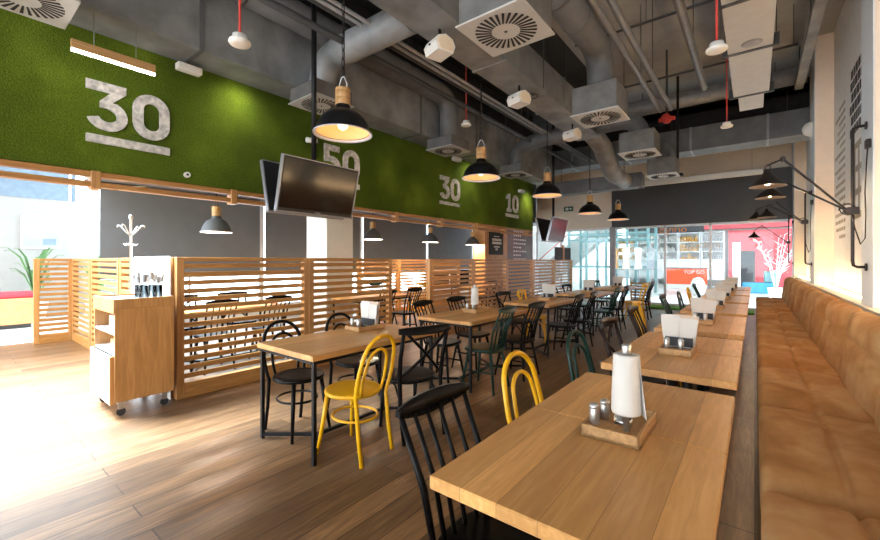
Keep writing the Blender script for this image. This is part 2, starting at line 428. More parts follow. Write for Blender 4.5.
moss_number(1.15, D3, D0, 'large white number 30 above an underline, on the moss wall nearest the camera')
moss_number(3.59, D5, D0, 'white number 50 on the moss wall, half hidden by the television')
moss_number(6.15, D3, D0, 'white number 30 over a small line of lettering on the moss wall', True)
moss_number(8.64, D1, D0, 'white number 10 on the moss wall near its far end')

# ================================================================== SLATTED PARTITIONS
def partition(key, label):
    L = key[1]; q = thing('slatted_partition', label, 'partition')
    for y in (0, L-.07): MB().box(-.04, y, 0, .04, y+.07, 1.44, .004).build('post', M_oakZ, q)
    sl = MB(); n = 14; z = .2
    for k in range(n): sl.box(.012, .07, z+k*.0865, .034, L-.07, z+k*.0865+.05, .003)
    sl.build('slats', M_oakL, q)
    MB().box(-.035, .07, .0, .038, L-.07, .155, .004).build('base_board', M_oakL, q)
    MB().box(-.035, .07, 1.395, .038, L-.07, 1.44, .004).build('top_rail', M_oakL, q)
    return q
mk_part = Maker(partition); G = 'slatted timber partitions'
mk_part(('p', 1.515), (-4.6, 1.52, 0), 0, 'slatted timber partition directly behind the serving trolley', G)
mk_part(('p', 1.515), (-4.6, 3.04, 0), 0, 'slatted timber partition behind the first table, ending at the gap', G)
mk_part(('p', 1.42), (-4.6, 5.5, 0), 0, 'slatted timber partition just past the gap, behind the second table', G)
mk_part(('p', 1.42), (-4.6, 6.92, 0), 0, 'slatted timber partition second past the gap, behind the third table', G)
mk_part(('p', 1.42), (-4.6, 8.34, 0), 0, 'slatted timber partition third past the gap, below the chalk poster', G)
mk_part(('p', 1.42), (-4.6, 9.76, 0), 0, 'slatted timber partition next to last towards the storefront', G)
mk_part(('p', 1.42), (-4.6, 11.18, 0), 0, 'slatted timber partition carrying the two black boards, last before the storefront', G)
mk_part(('p', 1.9), (-6.6, 1.57, 0), -PI/2, 'slatted timber partition running back from behind the coat stand', G)
mk_part(('p', 1.5), (-8.15, 1.57, 0), -PI/2, 'pale slatted screen between the entrance and the low dining area', G)
mk_part(('p', 1.3), (-9.5, 1.57, 0), -PI/2, 'pale slatted screen close to the window wall at the entrance', G)
mk_part(('p', .5), (-9.5, 1.05, 0), 0, 'short pale slatted screen end facing the bright entrance floor', G)
for i, y in enumerate((6.4, 7.82, 9.24)):
    mk_part(('p', 1.42), (-7.6, y, 0), 0, ['slatted partition far back in the low area, first seen through the gap', 'slatted partition far back in the low area, seen behind the yellow chair',
            'slatted partition far back in the low area, beyond the yellow chair'][i], G)

# ================================================================== CHAIRS
def roundpoly(rx, ry, n=24, p=2.4, taper=0):
    out = []
    for k in range(n):
        t = 2*PI*k/n; c, s_ = math.cos(t), math.sin(t)
        x = rx*math.copysign(abs(c)**(2/p), c); y = ry*math.copysign(abs(s_)**(2/p), s_)
        out.append((x, y*(1+taper*x/rx)))
    return out
CM = {'black': M_black, 'yellow': M_yellow, 'green': M_green, 'brown': M_brown}
def bentwood(key, label):
    m = CM[key]; q = thing('bentwood_chair', label, 'chair')
    MB().slab(roundpoly(.205, .205, 32, 2), .435, .465, .008).lathe([(.16, .463), (.165, .468), (.17, .463)], 28, cap=False).build('seat', m, q)
    def hoop(w, zt, r, z0, xs, xt, legs):
        pts = []
        if legs: pts += [(-.235, -w+.005, 0), (-.20, -w+.01, .2), (-.18, -w+.01, .42)]
        pts += [(xs, -w, z0)]
        zc = zt-w*1.0
        for k in range(1, 4): pts.append((lerp(xs, xt, k/4*(zc-z0)/(zt-z0)), -w-.012*math.sin(PI*k/4), lerp(z0, zc, k/4)))
        for k in range(15):
            a = PI*k/14; z = zc+w*math.sin(a); pts.append((lerp(xs, xt, (z-z0)/(zt-z0)), -w*math.cos(a), z))
        for k in range(3, 0, -1): pts.append((lerp(xs, xt, k/4*(zc-z0)/(zt-z0)), w+.012*math.sin(PI*k/4), lerp(z0, zc, k/4)))
        pts += [(xs, w, z0)]
        if legs: pts += [(-.18, w-.01, .42), (-.20, w-.01, .2), (-.235, w-.005, 0)]
        return MB().tube(pts, r, 10)
    hoop(.17, .875, .0145, .46, -.185, -.285, True).build('back_hoop', m, q)
    hoop(.105, .775, .0115, .455, -.175, -.255, False).build('inner_hoop', m, q)
    for s_ in (-1, 1): MB().tube([(.13, s_*.125, .44), (.15, s_*.145, .25), (.185, s_*.175, 0)], [.017, .0165, .012], 10).build('leg', m, q)
    MB().tube([(.17*math.cos(2*PI*k/28)-.02, .155*math.sin(2*PI*k/28), .27) for k in range(28)], .0095, 8, True).build('brace_ring', m, q)
    return q
def crossback(key, label):
    m = CM[key]; q = thing('crossback_chair', label, 'chair')
    MB().slab(roundpoly(.21, .215, 28, 2.5, .06), .435, .468, .009).build('seat', m, q)
    for s_ in (-1, 1):
        MB().tube([(-.25, s_*.185, 0), (-.205, s_*.19, .22), (-.19, s_*.19, .45), (-.215, s_*.197, .65), (-.275, s_*.20, .86)], [.014, .017, .018, .017, .015], 10).build('back_post', m, q)
        MB().tube([(.145, s_*.15, .44), (.185, s_*.17, 0)], [.019, .013], 10).build('leg', m, q)
    cr = []
    for k in range(13):
        y = lerp(-.235, .235, k/12); t = abs(y)/.235; x = -.315+.05*t*t; h = .066*(1-.35*t**3); z = .87
        cr.append([(x-.012, y, z-h/2), (x+.012, y, z-h/2), (x+.012, y, z+h/2), (x-.012, y, z+h/2), (x-.012, y, z-h/2)])
    c = MB().grid(cr); c.f.append([0, 1, 2, 3]); c.sm.append(False); c.f.append([60, 61, 62, 63]); c.sm.append(False); c.build('crest_rail', m, q)
    for s_ in (-1, 1):
        pts = [(lerp(-.19, -.30, t/8)-.03*math.sin(PI*t/8), s_*lerp(-.18, .18, t/8), lerp(.50, .85, t/8)) for t in range(9)]
        MB().tube(pts, .0125, 8).build('cross_bar', m, q)
    for s_ in (-1, 1):
        MB().tube([(.16, s_*.16, .2), (.12, s_*.15, .33), (.03, s_*.15, .41), (-.06, s_*.16, .41), (-.15, s_*.175, .33), (-.21, s_*.187, .2)], .009, 8).build('arch_brace', m, q)
    return q
def spindle(key, label):
    m = CM[key]; q = thing('spindle_chair', label, 'chair')
    MB().slab(roundpoly(.205, .20, 28, 3, .08), .425, .458, .009).build('seat', m, q)
    cr = []
    for k in range(17):
        y = lerp(-.2, .2, k/16); t = abs(y)/.2; x = -.295+.022*t*t; h = .078*(1-.72*t**2.2); z = .885+.006*t
        for_ = [(x-.011, y, z-h*.55), (x+.011, y, z-h*.55), (x+.009, y, z+h*.45), (x-.009, y, z+h*.45), (x-.011, y, z-h*.55)]
        cr.append(for_)
    c = MB().grid(cr); c.f.append([0, 1, 2, 3]); c.sm.append(False); c.f.append([80, 81, 82, 83]); c.sm.append(False); c.build('crest_rail', m, q)
    for k in range(6):
        t = lerp(-1, 1, k/5); yt = t*.178; tt = abs(yt)/.2; r = .0115 if k in (0, 5) else .0085
        MB().tube([(-.165+.02*abs(t), t*.155, .45), (-.21+.025*abs(t), t*.168, .66), (-.295+.022*tt*tt, yt, .875)], [r, r*1.1, r*.85], 8).build('spindle', m, q)
    for sx in (-1, 1):
        for s_ in (-1, 1): MB().tube([(sx*.13, s_*.125, .44), (sx*.2, s_*.185, 0)], [.018, .012], 10).build('leg', m, q)
    for s_ in (-1, 1): MB().tube([(.163, s_*.153, .21), (-.163, s_*.153, .21)], .0095, 8).build('stretcher', m, q)
    MB().tube([(0, -.153, .21), (0, .153, .21)], .0095, 8).build('stretcher', m, q)
    return q
BW, CB, SP = Maker(bentwood), Maker(crossback), Maker(spindle)
F, Bk = 0, PI      # facing +X, facing -X
G1 = 'chairs at the first free table'
BW('black', (-2.97, 1.88, 0), F, 'black bentwood chair with double hoop, closest to the trolley at the first table', G1)
BW('black', (-2.97, 2.5, 0), F, 'black bentwood chair tucked behind the menu tray of the first table', G1)
BW('yellow', (-2.34, 1.93, 0), PI+.12, 'glossy yellow bentwood chair standing in full view at the first table', G1)
CB('black', (-2.27, 2.46, 0), PI-.3, 'black cross-back chair beside the yellow chair at the first table', G1)
G2 = 'chairs at the second free table'
SP('black', (-2.92, 3.75, 0), F+.1, 'black spindle chair before the partition, at the near end of the second table', G2)
SP('black', (-2.92, 4.4, 0), F-.05, 'black spindle chair behind the paper roll of the second table', G2)
SP('green', (-2.34, 3.78, 0), PI+.05, 'dark green spindle chair at the near corner of the second table', G2)
SP('black', (-2.3, 4.45, 0), PI-.05, 'black spindle chair behind the green one at the second table', G2)
G3 = 'chairs at the third free table'
CB('black', (-2.95, 5.75, 0), F, 'black cross-back chair at the near partition corner of the third table', G3)
CB('yellow', (-2.95, 6.45, 0), F+.2, 'yellow cross-back chair behind the third table, against the partition', G3)
SP('black', (-2.28, 5.85, 0), PI, 'black spindle chair at the near aisle corner of the third table', G3)
SP('black', (-2.28, 6.5, 0), PI+.05, 'black spindle chair at the far aisle corner of the third table', G3)
G4 = 'chairs at the fourth free table'
BW('black', (-2.97, 7.9, 0), F, 'black hoop-back chair on the partition side of the fourth table, near end', G4)
CB('black', (-2.97, 8.6, 0), F, 'black cross-back chair on the partition side of the fourth table, far end', G4)
SP('green', (-2.28, 7.95, 0), PI, 'dark green spindle chair at the fourth table, aisle side', G4)
SP('black', (-2.28, 8.6, 0), PI, 'black spindle chair at the fourth table, aisle side, far end', G4)
G5 = 'chairs at the fifth free table'
SP('black', (-2.97, 10.0, 0), F, 'black spindle chair at the fifth table on the partition side', G5)
CB('black', (-2.97, 10.7, 0), F, 'black cross-back chair at the fifth table on the partition side', G5)
CB('yellow', (-2.25, 10.1, 0), PI, 'yellow cross-back chair at the fifth table near the storefront', G5)
SP('black', (-2.2, 10.75, 0), PI, 'black spindle chair at the fifth table near the storefront, aisle side', G5)
GR = 'chairs along the banquette tables'
SP('black', (-.655, 1.15, 0), F-.02, 'black spindle chair in the foreground, half under the first banquette table', GR)
BW('yellow', (-.79, 2.04, 0), F-.05, 'yellow hoop-back chair tucked under the first banquette table pair', GR)
BW('green', (-.78, 2.95, 0), F-.06, 'dark green hoop-back chair, first at the second banquette table pair', GR)
CB('brown', (-.72, 3.62, 0), F, 'dark brown cross-back chair beside the green hoop-back chair', GR)
SP('brown', (-.75, 4.62, 0), F, 'dark brown spindle chair at the third banquette table pair', GR)
CB('yellow', (-.86, 5.35, 0), F+.1, 'yellow cross-back chair between the dark chairs of the banquette row', GR)
SP('green', (-.78, 6.55, 0), F, 'dark green spindle chair at the fourth banquette table pair', GR)
BW('green', (-.75, 7.9, 0), F, 'dark green hoop-back chair at the fifth banquette table pair', GR)
BW('yellow', (-.76, 9.2, 0), F, 'yellow hoop-back chair small beyond the green ones of the banquette row', GR)
SP('green', (-.75, 10.1, 0), F, 'dark green spindle chair at the sixth banquette table pair', GR)
GB = 'chairs behind the slatted partition'
SP('black', (-5.5, 2.25, 0), PI, 'black spindle chair behind the first partition, near the trolley', GB)
SP('black', (-5.5, 3.0, 0), PI, 'black spindle chair behind the first partition, seen through its middle slats', GB)
CB('black', (-6.35, 2.25, 0), F, 'black cross-back chair across the table behind the first partition', GB)
CB('black', (-6.35, 3.0, 0), F, 'black cross-back chair behind the first partition, next to the white column', GB)
SP('black', (-5.12, 5.42, 0), PI, 'black spindle chair seen through the gap between the partitions', GB)
SP('black', (-5.12, 4.75, 0), PI, 'black spindle chair behind the partition end next to the gap', GB)
SP('yellow', (-6.2, 7.0, 0), PI-.3, 'yellow spindle chair in the low area, seen through the gap', GB)
SP('green', (-6.45, 6.2, 0), F, 'dark green spindle chair in the low area, seen through the gap', GB)
CB('black', (-5.5, 8.8, 0), PI, 'black cross-back chair behind the third partition past the gap', GB)
CB('black', (-5.5, 9.5, 0), PI, 'black cross-back chair behind the partition below the chalk poster', GB)

# ================================================================== TABLES
def steel_table(key, label):
    L = key[0]; q = thing('steel_frame_table', label, 'table')
    MB().box(-.375, -L/2, .715, .375, L/2, .755, .004).build('tabletop', M_top, q)
    for x in (-1, 1):
        for y in (-1, 1): MB().box(x*.345-.0125, y*(L/2-.03)-.0125, 0, x*.345+.0125, y*(L/2-.03)+.0125, .69).build('leg', M_steel, q)
    fr = MB()
    for x in (-1, 1): fr.box(x*.345-.0125, -L/2+.02, .69, x*.345+.0125, L/2-.02, .714)
    for y in (-1, 1): fr.box(-.33, y*(L/2-.03)-.0125, .69, .33, y*(L/2-.03)+.0125, .714)
    fr.build('frame_rail', M_steel, q)
    br = MB(); br.bar((0, -L/2+.3, .03), (0, L/2-.3, .03), .025, .025)
    for y in (-1, 1):
        for x in (-1, 1): br.bar((0, y*(L/2-.3), .03), (x*.345, y*(L/2-.03), .03), .025, .025)
    br.build('floor_brace', M_steel, q)
    return q
ST = Maker(steel_table); G = 'free standing tables beside the partition'
TY = (2.25, 4.17, 6.2, 8.28, 10.35)
names = ('first', 'second', 'third', 'fourth', 'fifth')
for i, y in enumerate(TY):
    ST((1.32,), (-2.72, y, 0), .0, ['oak table on black steel legs nearest the trolley, with yellow chair', 'oak table on black steel legs with the green spindle chair at its corner',
       'oak table on black steel legs third along the partition', 'oak table on black steel legs fourth along the partition', 'oak table on black steel legs nearest the storefront'][i], G)
ST((1.32,), (-5.93, 2.65, 0), 0, 'oak table behind the first slatted partition', G)
ST((1.32,), (-5.58, 5.08, 0), 0, 'oak table in the low area beside the gap and the white column', G)
ST((1.32,), (-5.93, 9.1, 0), 0, 'oak table in the low area before the wood clad pier', G)
def ped_table(key, label):
    q = thing('pedestal_table', label, 'table')
    MB().box(-.35, -.36, .71, .35, .36, .752, .004).build('tabletop', M_top, q)
    MB().lathe([(.035, .05), (.035, .69)], 16).build('column', M_steel, q)
    MB().box(-.25, -.035, .0, .25, .035, .03, .006).box(-.035, -.25, 0, .035, .25, .03, .006).lathe([(.06, .03), (.04, .07)], 16).build('base', M_steel, q)
    MB().box(-.2, -.03, .69, .2, .03, .71).box(-.03, -.2, .69, .03, .2, .71).build('top_plate', M_steel, q)
    return q
PT = Maker(ped_table); G = 'oak tables along the banquette'
PY = [.93+1.715*k for k in range(7)]
ORD = ('first', 'second', 'third', 'fourth', 'fifth', 'sixth', 'seventh')
for k, y in enumerate(PY):
    PT('t', (-.425, y+.36, 0), 0, 'square oak table, near half of the %s pair along the banquette' % ORD[k], G)
    PT('t', (-.425, y+1.085, 0), 0, 'square oak table, far half of the %s pair along the banquette' % ORD[k], G)

# ------------------------------------------------------------------ table settings
def tray(key, label):
    """wooden tray: 'roll' carries a pole for a paper roll, 'menu' a black rack for cards"""
    q = thing('condiment_tray', label, 'tray')
    W, L, h = .1, .155, .045
    t = MB().box(-W, -L, 0, W, L, .014, .002)
    for x in (-W, W-.012): t.box(x, -L, .0, x+.012, L, h, .002)
    for y in (-L, L-.012): t.box(-W, y, 0, W, y+.012, h, .002)
    t.box(-W+.012, -L+.012, .02, W-.012, -L+.10, .036, .001)
    t.build('tray_body', M_tray, q)
    if key == 'roll':
        MB().lathe([(.0105, .014), (.0105, .312), (.0145, .312), (.016, .316), (.016, .345), (.014, .348)], 16, (.046, -.10, 0)).build('pole', M_chrome, q)
        MB().lathe([(.04, .014), (.04, .02)], 20, (.046, -.10, 0)).build('pole_foot', M_chrome, q)
    else:
        r = MB().box(-.085, .03, .036, .085, .038, .10).box(-.085, .11, .036, .085, .118, .10).box(-.085, .03, .03, -.079, .118, .10).box(.079, .03, .03, .085, .118, .10).box(-.085, .03, .014, .085, .118, .022)
        r.build('card_rack', M_card, q)
    return q
def roll(key, label):
    q = thing('paper_towel_roll', label, 'paper roll'); n = 28
    MB().lathe([(.019, .0), (.048, .0), (.05, .008), (.0475, .10), (.0435, .207), (.042, .21), (.019, .21), (.019, .0)], n, cap=False).build('roll', M_paper, q)
    fl = []
    for k in range(7):
        t = k/6; a = .5-.75*t
        fl.append([(math.cos(a)*lerp(.0508+.022*t**2, .0442+.001*t, h), math.sin(a)*lerp(.0508+.022*t**2, .0442+.001*t, h), .21*h-.006*t*(1-h)) for h in [j/6 for j in range(7)]])
    g = MB().grid(fl); o = g.build('loose_sheet', M_paper, q, recalc=False)
    md = o.modifiers.new('thickness', 'SOLIDIFY'); md.thickness = .0012
    return q
def shaker(key, label):
    q = thing('shaker', label, 'shaker')
    MB().lathe([(.0175, 0), (.0185, .002), (.0185, .058), (.0175, .06)], 18).build('body', M_chrome, q)
    MB().lathe([(.0182, .06), (.0188, .064), (.0182, .07), (.012, .077), (.004, .079)], 18).build('lid', M_chrome, q)
    return q
def cards(key, label):
    q = thing('menu_stack', label, 'menu')
    for k in range(4):
        x = random.uniform(-.006, .006)
        p = MB().bar((-.05+x, .0015+k*.011, 0), (-.058+x, .0015+k*.011, .225+random.uniform(-.01, .012)), .09, .003, up=(0, 1, 0), w2=.118); p.build('card', M_paper if k < 3 else M_paperwarm, q)
        p = MB().bar((.046+x, .0015+k*.011, 0), (.06+x, .0015+k*.011, .22+random.uniform(-.01, .012)), .09, .003, up=(0, 1, 0), w2=.118); p.build('card', M_paper if k == 0 else M_paperwarm, q)
    return q
TR, RO, SH, CA = Maker(tray), Maker(roll), Maker(shaker), Maker(cards)
def setting(kind, x, y, z, where, rz=0):
    c, s_ = math.cos(rz), math.sin(rz)
    P = lambda a, b_, dz: (x+a*c-b_*s_, y+a*s_+b_*c, z+dz)
    TR(kind, P(0, 0, 0), rz, 'wooden condiment tray on '+where, 'condiment trays')
    if kind == 'roll': RO('r', P(.046, -.10, .103), rz, 'white paper towel roll on '+where, 'paper rolls on the tables')
    else: CA('c', P(0, .05, .024), rz, 'stack of pale menu cards in the rack on '+where, 'menu stacks')
    SH('s', P(-.055 if kind == 'menu' else -.066, -.10, .036), rz, 'steel shaker towards the aisle in the tray on '+where, 'shakers')
    SH('s', P(.03 if kind == 'menu' else -.066, -.10 if kind == 'menu' else .035, .036 if kind == 'menu' else .014), rz, 'steel shaker towards the sofa in the tray on '+where if kind == 'menu' else 'steel shaker closest to the paper roll on '+where, 'shakers')
setting('roll', -.41, 1.645, .752, 'the first banquette table pair')
q = thing('round_dish', 'small round steel dish sunk in the tray of the first banquette table', 'dish', (-.40, 1.65, .766))
MB().lathe([(.03, 0), (.034, .03), (.031, .03), (.028, .006)], 20).build('dish', M_chrome, q)
for k in range(1, 7):
    setting('menu', -.43, PY[k]+.64, .752, 'the %s banquette table pair' % ORD[k])
setting('menu', -2.9, 2.53, .755, 'the first free table')
setting('roll', -2.8, 4.3, .755, 'the second free table')
setting('menu', -2.72, 6.35, .755, 'the third free table')
setting('menu', -2.7, 8.35, .755, 'the fourth free table')
setting('menu', -2.68, 10.5, .755, 'the fifth free table')

# ================================================================== BANQUETTE SOFA
q = thing('banquette_sofa', 'long tan suede banquette sofa tufted in squares along the right wall', 'sofa', (0, 0, 0))
MB().box(.06, -.24, .0, .74, 13.2, .16).build('plinth', M_plinth, q)
MB().box(.66, -.24, .16, .735, 13.2, .93, .01).build('back_frame', M_suede, q)
CL = 1.22
def sfun(t, p=6): return 1-abs(2*t-1)**p
rng = random.Random(3)
for k in range(11):
    y0 = -.24+CL*k; ny = 48
    prof = [(.035, .155), (.022, .19), (.018, .27), (.017, .36), (.018, .42), (.024, .445), (.042, .458)]+[(.042+.54*j/40, .46) for j in range(1, 41)]
    rows = []; ph = rng.uniform(0, 6)
    for j in range(ny+1):
        t = .5-.5*math.cos(PI*j/ny); e = 1-sfun(t, 9); r = []
        for (x, z) in prof:
            u = (x-.0)/.58
            top = max(0, min(1, (z-.38)/.06))
            puff = .042*top*sfun(t, 5)*sfun(max(0, min(1, u)), 10)
            for c in (.30,): puff -= .026*top*math.exp(-((x-c)/.014)**2)
            for c in (.5,): puff -= .012*top*math.exp(-((t-c)/.012)**2)*(.9 if x > .3 else .5)
            puff += .003*top*math.sin(x*38+ph+9*t)*math.sin(t*25+ph)
            rr = e*.05
            r.append((x+rr*(1-top), y0+.010+t*(CL-.020), z+puff-rr*top*1.0))
        low = [(x+.03*(1-max(0, min(1, (z-.34)/.06))), y, z-.13*max(0, min(1, (z-.34)/.06))) for x, y, z in r]
        if j == 0: rows.append(low)
        rows.append(r)
        if j == ny: rows.append(low)
    MB().grid(rows).build('seat_cushion', M_suede, q, recalc=False)
    rows = []
    for j in range(ny+1):
        t = .5-.5*math.cos(PI*j/ny); e = 1-sfun(t, 10); r = []
        for i in range(29):
            s_ = i/28
            if s_ < .8: w = s_/.8; x = .545+.075*w; z = .44+.52*w; d = 1
            else:
                a = (s_-.8)/.2*PI*.62; x = .675-.055*math.cos(a); z = .96+.05*math.sin(a); d = max(0, 1-(s_-.8)/.15)
            w = s_/.8 if s_ < .8 else 1
            puff = .055*sfun(t, 4)*sfun(min(1, s_/.92), 8)
            puff -= .018*math.exp(-((s_-.58)/.02)**2)
            puff += .003*math.sin(s_*19+ph)*math.sin(t*18+2*ph)
            r.append((x-puff*d+.035*e*d, y0+.009+t*(CL-.018), z+(puff*.3-.035*e)*(1-d)))
        low = [(x+.09, y, z-.06) for x, y, z in r]
        if j == 0: rows.append(low)
        rows.append(r)
        if j == ny: rows.append(low)
    MB().grid(rows).build('back_cushion', M_suede, q, recalc=False)
q = thing('led_strip', 'warm glowing light strip hidden on the ledge behind the sofa', 'light strip', (.9, 5, 1.003))
for y0, y1 in ((-3.9, -.1), (.5, 4.2), (5.05, 8.7)):
    MB().box(-.015, y0, 0, .015, y1, .012).build('strip', M_led, q)

# ================================================================== WALL LAMPS
def cone_lamp(q, c, tilt, power):
    """conical shade hanging at point c"""
    x, y, z = c
    prof = [(.014, .15), (.028, .146), (.03, .11), (.045, .10), (.135, .005), (.138, 0), (.132, 0), (.04, .09), (.014, .09)]
    MB().lathe(prof, 24, (x, y, z), cap=False).build('shade', M_bronze, q)
    MB().lathe([(.131, .003), (.04, .088)], 24, (x, y, z), cap=False).build('reflector', M_shade_in, q)
    MB().lathe([(.012, .085), (.03, .06), (.034, .04), (.02, .018), (.004, .012)], 14, (x, y, z)).build('bulb', M_bulb, q)
    MB().tube([(x+.02*math.cos(t), y, z+.17+.022*math.sin(t)) for t in [2*PI*i/12 for i in range(12)]], .004, 6, True).build('hanger', M_bronze, q)
    l = bpy.data.lights.new('lamp glow', 'POINT'); l.energy = power; l.color = (1, .74, .46); l.shadow_soft_size = .03
    o = bpy.data.objects.new('lamp_glow', l); COL.objects.link(o); o.parent = q; o.location = (x, y, z-.01)
def wall_lamp(y, zj, heads, label):
    q = thing('wall_lamp', label, 'wall lamp', (.79, y, 0), 0, 'jointed wall lamps on the pilasters')
    MB().tube([(-.0, 0, 2.62), (-.06, 0, 2.62), (-.085, 0, 2.60), (-.09, 0, 2.56), (-.09, 0, 1.40), (-.085, 0, 1.36), (-.06, 0, 1.345), (0, 0, 1.345)], .013, 10).build('pipe', M_bronze, q)
    for z in (2.62, 1.345): MB().tube([(0, 0, z), (-.012, 0, z)], .035, 14).build('flange', M_bronze, q)
    MB().box(-.13, -.04, zj-.04, -.05, .04, zj+.03, .006).tube([(-.12, -.06, zj), (-.12, .06, zj)], .03, 12).build('joint', M_bronze, q)
    for (hx, hy, hz, ex, ey, ez) in heads:
        h = Vector((hx-.79, hy-y, hz)); e = Vector((ex-.79, ey-y, ez))
        MB().tube([(-.12, 0, zj), e], .0095, 8).tube([e, h+Vector((0, 0, .19))], .0085, 8).build('arm', M_bronze, q)
        MB().tube([e+Vector((0, -.02, 0)), e+Vector((0, .02, 0))], .022, 12).build('elbow', M_bronze, q)
        cone_lamp(q, h, 0, 4)
    MB().box(-.035, -.19, 2.38, 0, -.12, 2.46, .006).build('junction_box', M_bronze, q)
    cb = [(-.02, -.155, 2.38), (-.03, -.17, 2.2), (-.03, -.12, 2.0), (-.03, -.16, 1.8), (-.03, -.13, 1.6), (-.05, -.07, 1.55), (-.08, -.03, 1.7), (-.10, 0, zj)]
    MB().tube(cb, .005, 6).build('cable', M_bronze, q)
    MB().tube([(-.12+.05*math.cos(t), .01*t, zj+.02+.05*math.sin(t)) for t in [i*.5 for i in range(20)]], .004, 6).build('cable_coil', M_bronze, q)
wall_lamp(5.2, 1.86, [(.09, 4.65, 2.07, .2, 4.85, 2.34), (.13, 5.75, 2.10, .2, 5.65, 2.28)], 'bronze jointed wall lamp with two cone shades, on the nearest pilaster')
wall_lamp(9.6, 2.1, [(.16, 9.0, 2.16, .3, 9.2, 2.42), (.02, 9.8, 2.2, .2, 9.75, 2.45)], 'bronze jointed wall lamp on the middle pilaster, seen small beyond the first')
wall_lamp(14.05, 1.9, [(-.02, 13.7, 2.03, .15, 13.8, 2.35)], 'bronze single wall lamp farthest away, beside the storefront glass')

# printed wall panel in the bay
q = thing('wall_print', 'grey printed lettering panel on the pale wall bay beside the wall lamp', 'wall print', (1.03, 6.9, 0))
big = MB(); y = -1.25
def words(mb, y0, y1, z, h, wmin, wmax, gap):
    yy = y0
    while yy < y1-wmin:
        w = rng.uniform(wmin, wmax); mb.box(-.004, yy, z, .002, min(y1, yy+w), z+h); yy += w+gap
for i in range(6): words(big, -.12, .92, 3.85-i*.155, .115, .07, .16, .05)
big.build('block_lettering', M_text, q)
fr = MB().box(-.004, -.02, 2.85, .002, .85, 2.93)
for y in (-.02, .28, .55, .78): fr.box(-.004, y, 1.95, .002, y+.08, 2.85)
for z in (1.95, 2.25, 2.55): fr.box(-.004, -.02, z, .002, .86, z+.08)
fr.build('framed_lettering', M_textpale, q)
sm = MB()
for i in range(18): words(sm, 1.3, random.choice((1.8, 2.0, 2.2)), 3.7-i*.115, .05, .06, .16, .05)
sm.build('lettering', M_textpale, q)

# ================================================================== PENDANT LAMPS
def pendant(key, label):
    dark, H = key; R = .225 if dark else .20
    q = thing('pendant_lamp', label, 'pendant lamp')
    prof = [(.06, .235), (.064, .205), (.085, .188), (.125, .168), (R*.78, .128), (R*.94, .072), (R*.99, .022), (R*1.06, 0)]
    MB().lathe(prof+[(R*1.05, -.004), (R*.97, .018), (R*.92, .068), (R*.76, .124), (.115, .162), (.05, .175)], 32, cap=False).build('shade', M_lampblack if dark else M_bulk, q)
    MB().lathe([(R*.965, .016), (R*.9, .052), (R*.71, .104), (.105, .141), (.03, .15)], 32, cap=False).build('reflector', M_shade_in, q)
    MB().lathe([(R*1.075, -.006), (R*1.08, .004), (R*.98, .012), (R*.97, .004), (R*1.075, -.006)], 32, cap=False).build('rim', M_grey_in, q)
    MB().lathe([(.058, .235), (.062, .24), (.062, .29), (.058, .294), (.062, .298), (.062, .345), (.058, .349), (.062, .353), (.062, .375), (.04, .38)], 20).build('socket', M_socket, q)
    MB().lathe([(.014, .16), (.02, .14), (.042, .105), (.046, .08), (.036, .05), (.012, .035)], 16).build('bulb', M_bulb, q)
    hk = MB()
    for s_ in (-1, 1): hk.tube([(s_*.05, 0, .36), (s_*.055, 0, .40), (s_*.02, 0, .47), (0, 0, .475)], .005, 6)
    hk.build('bail', M_grey_in if dark else M_lampblack, q)
    ch = MB(); z = .475
    if dark:
        n = int((H-.475)/.075)
        for k in range(n):
            a = (k % 2)*PI/2; zz = z+k*.075
            ch.tube([(.011*math.cos(t)*math.cos(a), .011*math.cos(t)*math.sin(a), zz+.04+.046*math.sin(t)) for t in [2*PI*i/8 for i in range(8)]], .0035, 5, True)
        ch.tube([(.0, .015, z), (.0, .012, H)], .0035, 6)
    else: ch.tube([(0, 0, z), (0, 0, H)], .006, 6)
    ch.build('chain', M_lampblack, q)
    MB().lathe([(.05, H-.03), (.05, H)], 16).build('ceiling_rose', M_lampblack, q)
    return q
PE = Maker(pendant); G = 'black pendant lamps over the free tables'
PL = [(-2.70, 2.12, 2.46), (-2.70, 4.26, 2.44), (-2.68, 6.25, 2.47), (-2.68, 8.4, 2.38), (-2.6, 10.25, 2.4)]
for i, (x, y, z) in enumerate(PL):
    PE((True, CZ-2.38), (x, y, z), 0, ['largest looking black dome pendant, hanging before the television', 'black dome pendant hanging before the white number 30 on the moss wall',
       'black dome pendant hanging before the far television pair', 'black dome pendant beside the green exit sign', 'black dome pendant nearest the storefront'][i], G)
    l = bpy.data.lights.new('pendant glow', 'POINT'); l.energy = .5; l.color = (1, .76, .5); l.shadow_soft_size = .04
    o = bpy.data.objects.new('pendant_glow', l); COL.objects.link(o); o.location = (x, y, z+.015)
G = 'grey pendant lamps of the low area'
for i, (x, y, z) in enumerate([(-6.3, 2.62, 2.0), (-6.5, 5.9, 2.04), (-6.5, 7.86, 2.05), (-6.5, 9.8, 2.05)]):
    PE((False, 1.03), (x, y, z-.17), 0, ['grey dome pendant hanging over the low area behind the trolley partition', 'grey dome pendant beyond the television, left of the two small ones',
       'grey dome pendant in the low area between two others', 'smallest looking grey dome pendant, beside the chalk poster pier'][i], G)
    l = bpy.data.lights.new('pendant glow', 'POINT'); l.energy = 25; l.color = (1, .82, .62); l.shadow_soft_size = .05
    o = bpy.data.objects.new('pendant_glow', l); COL.objects.link(o); o.location = (x, y, z-.17+.01)

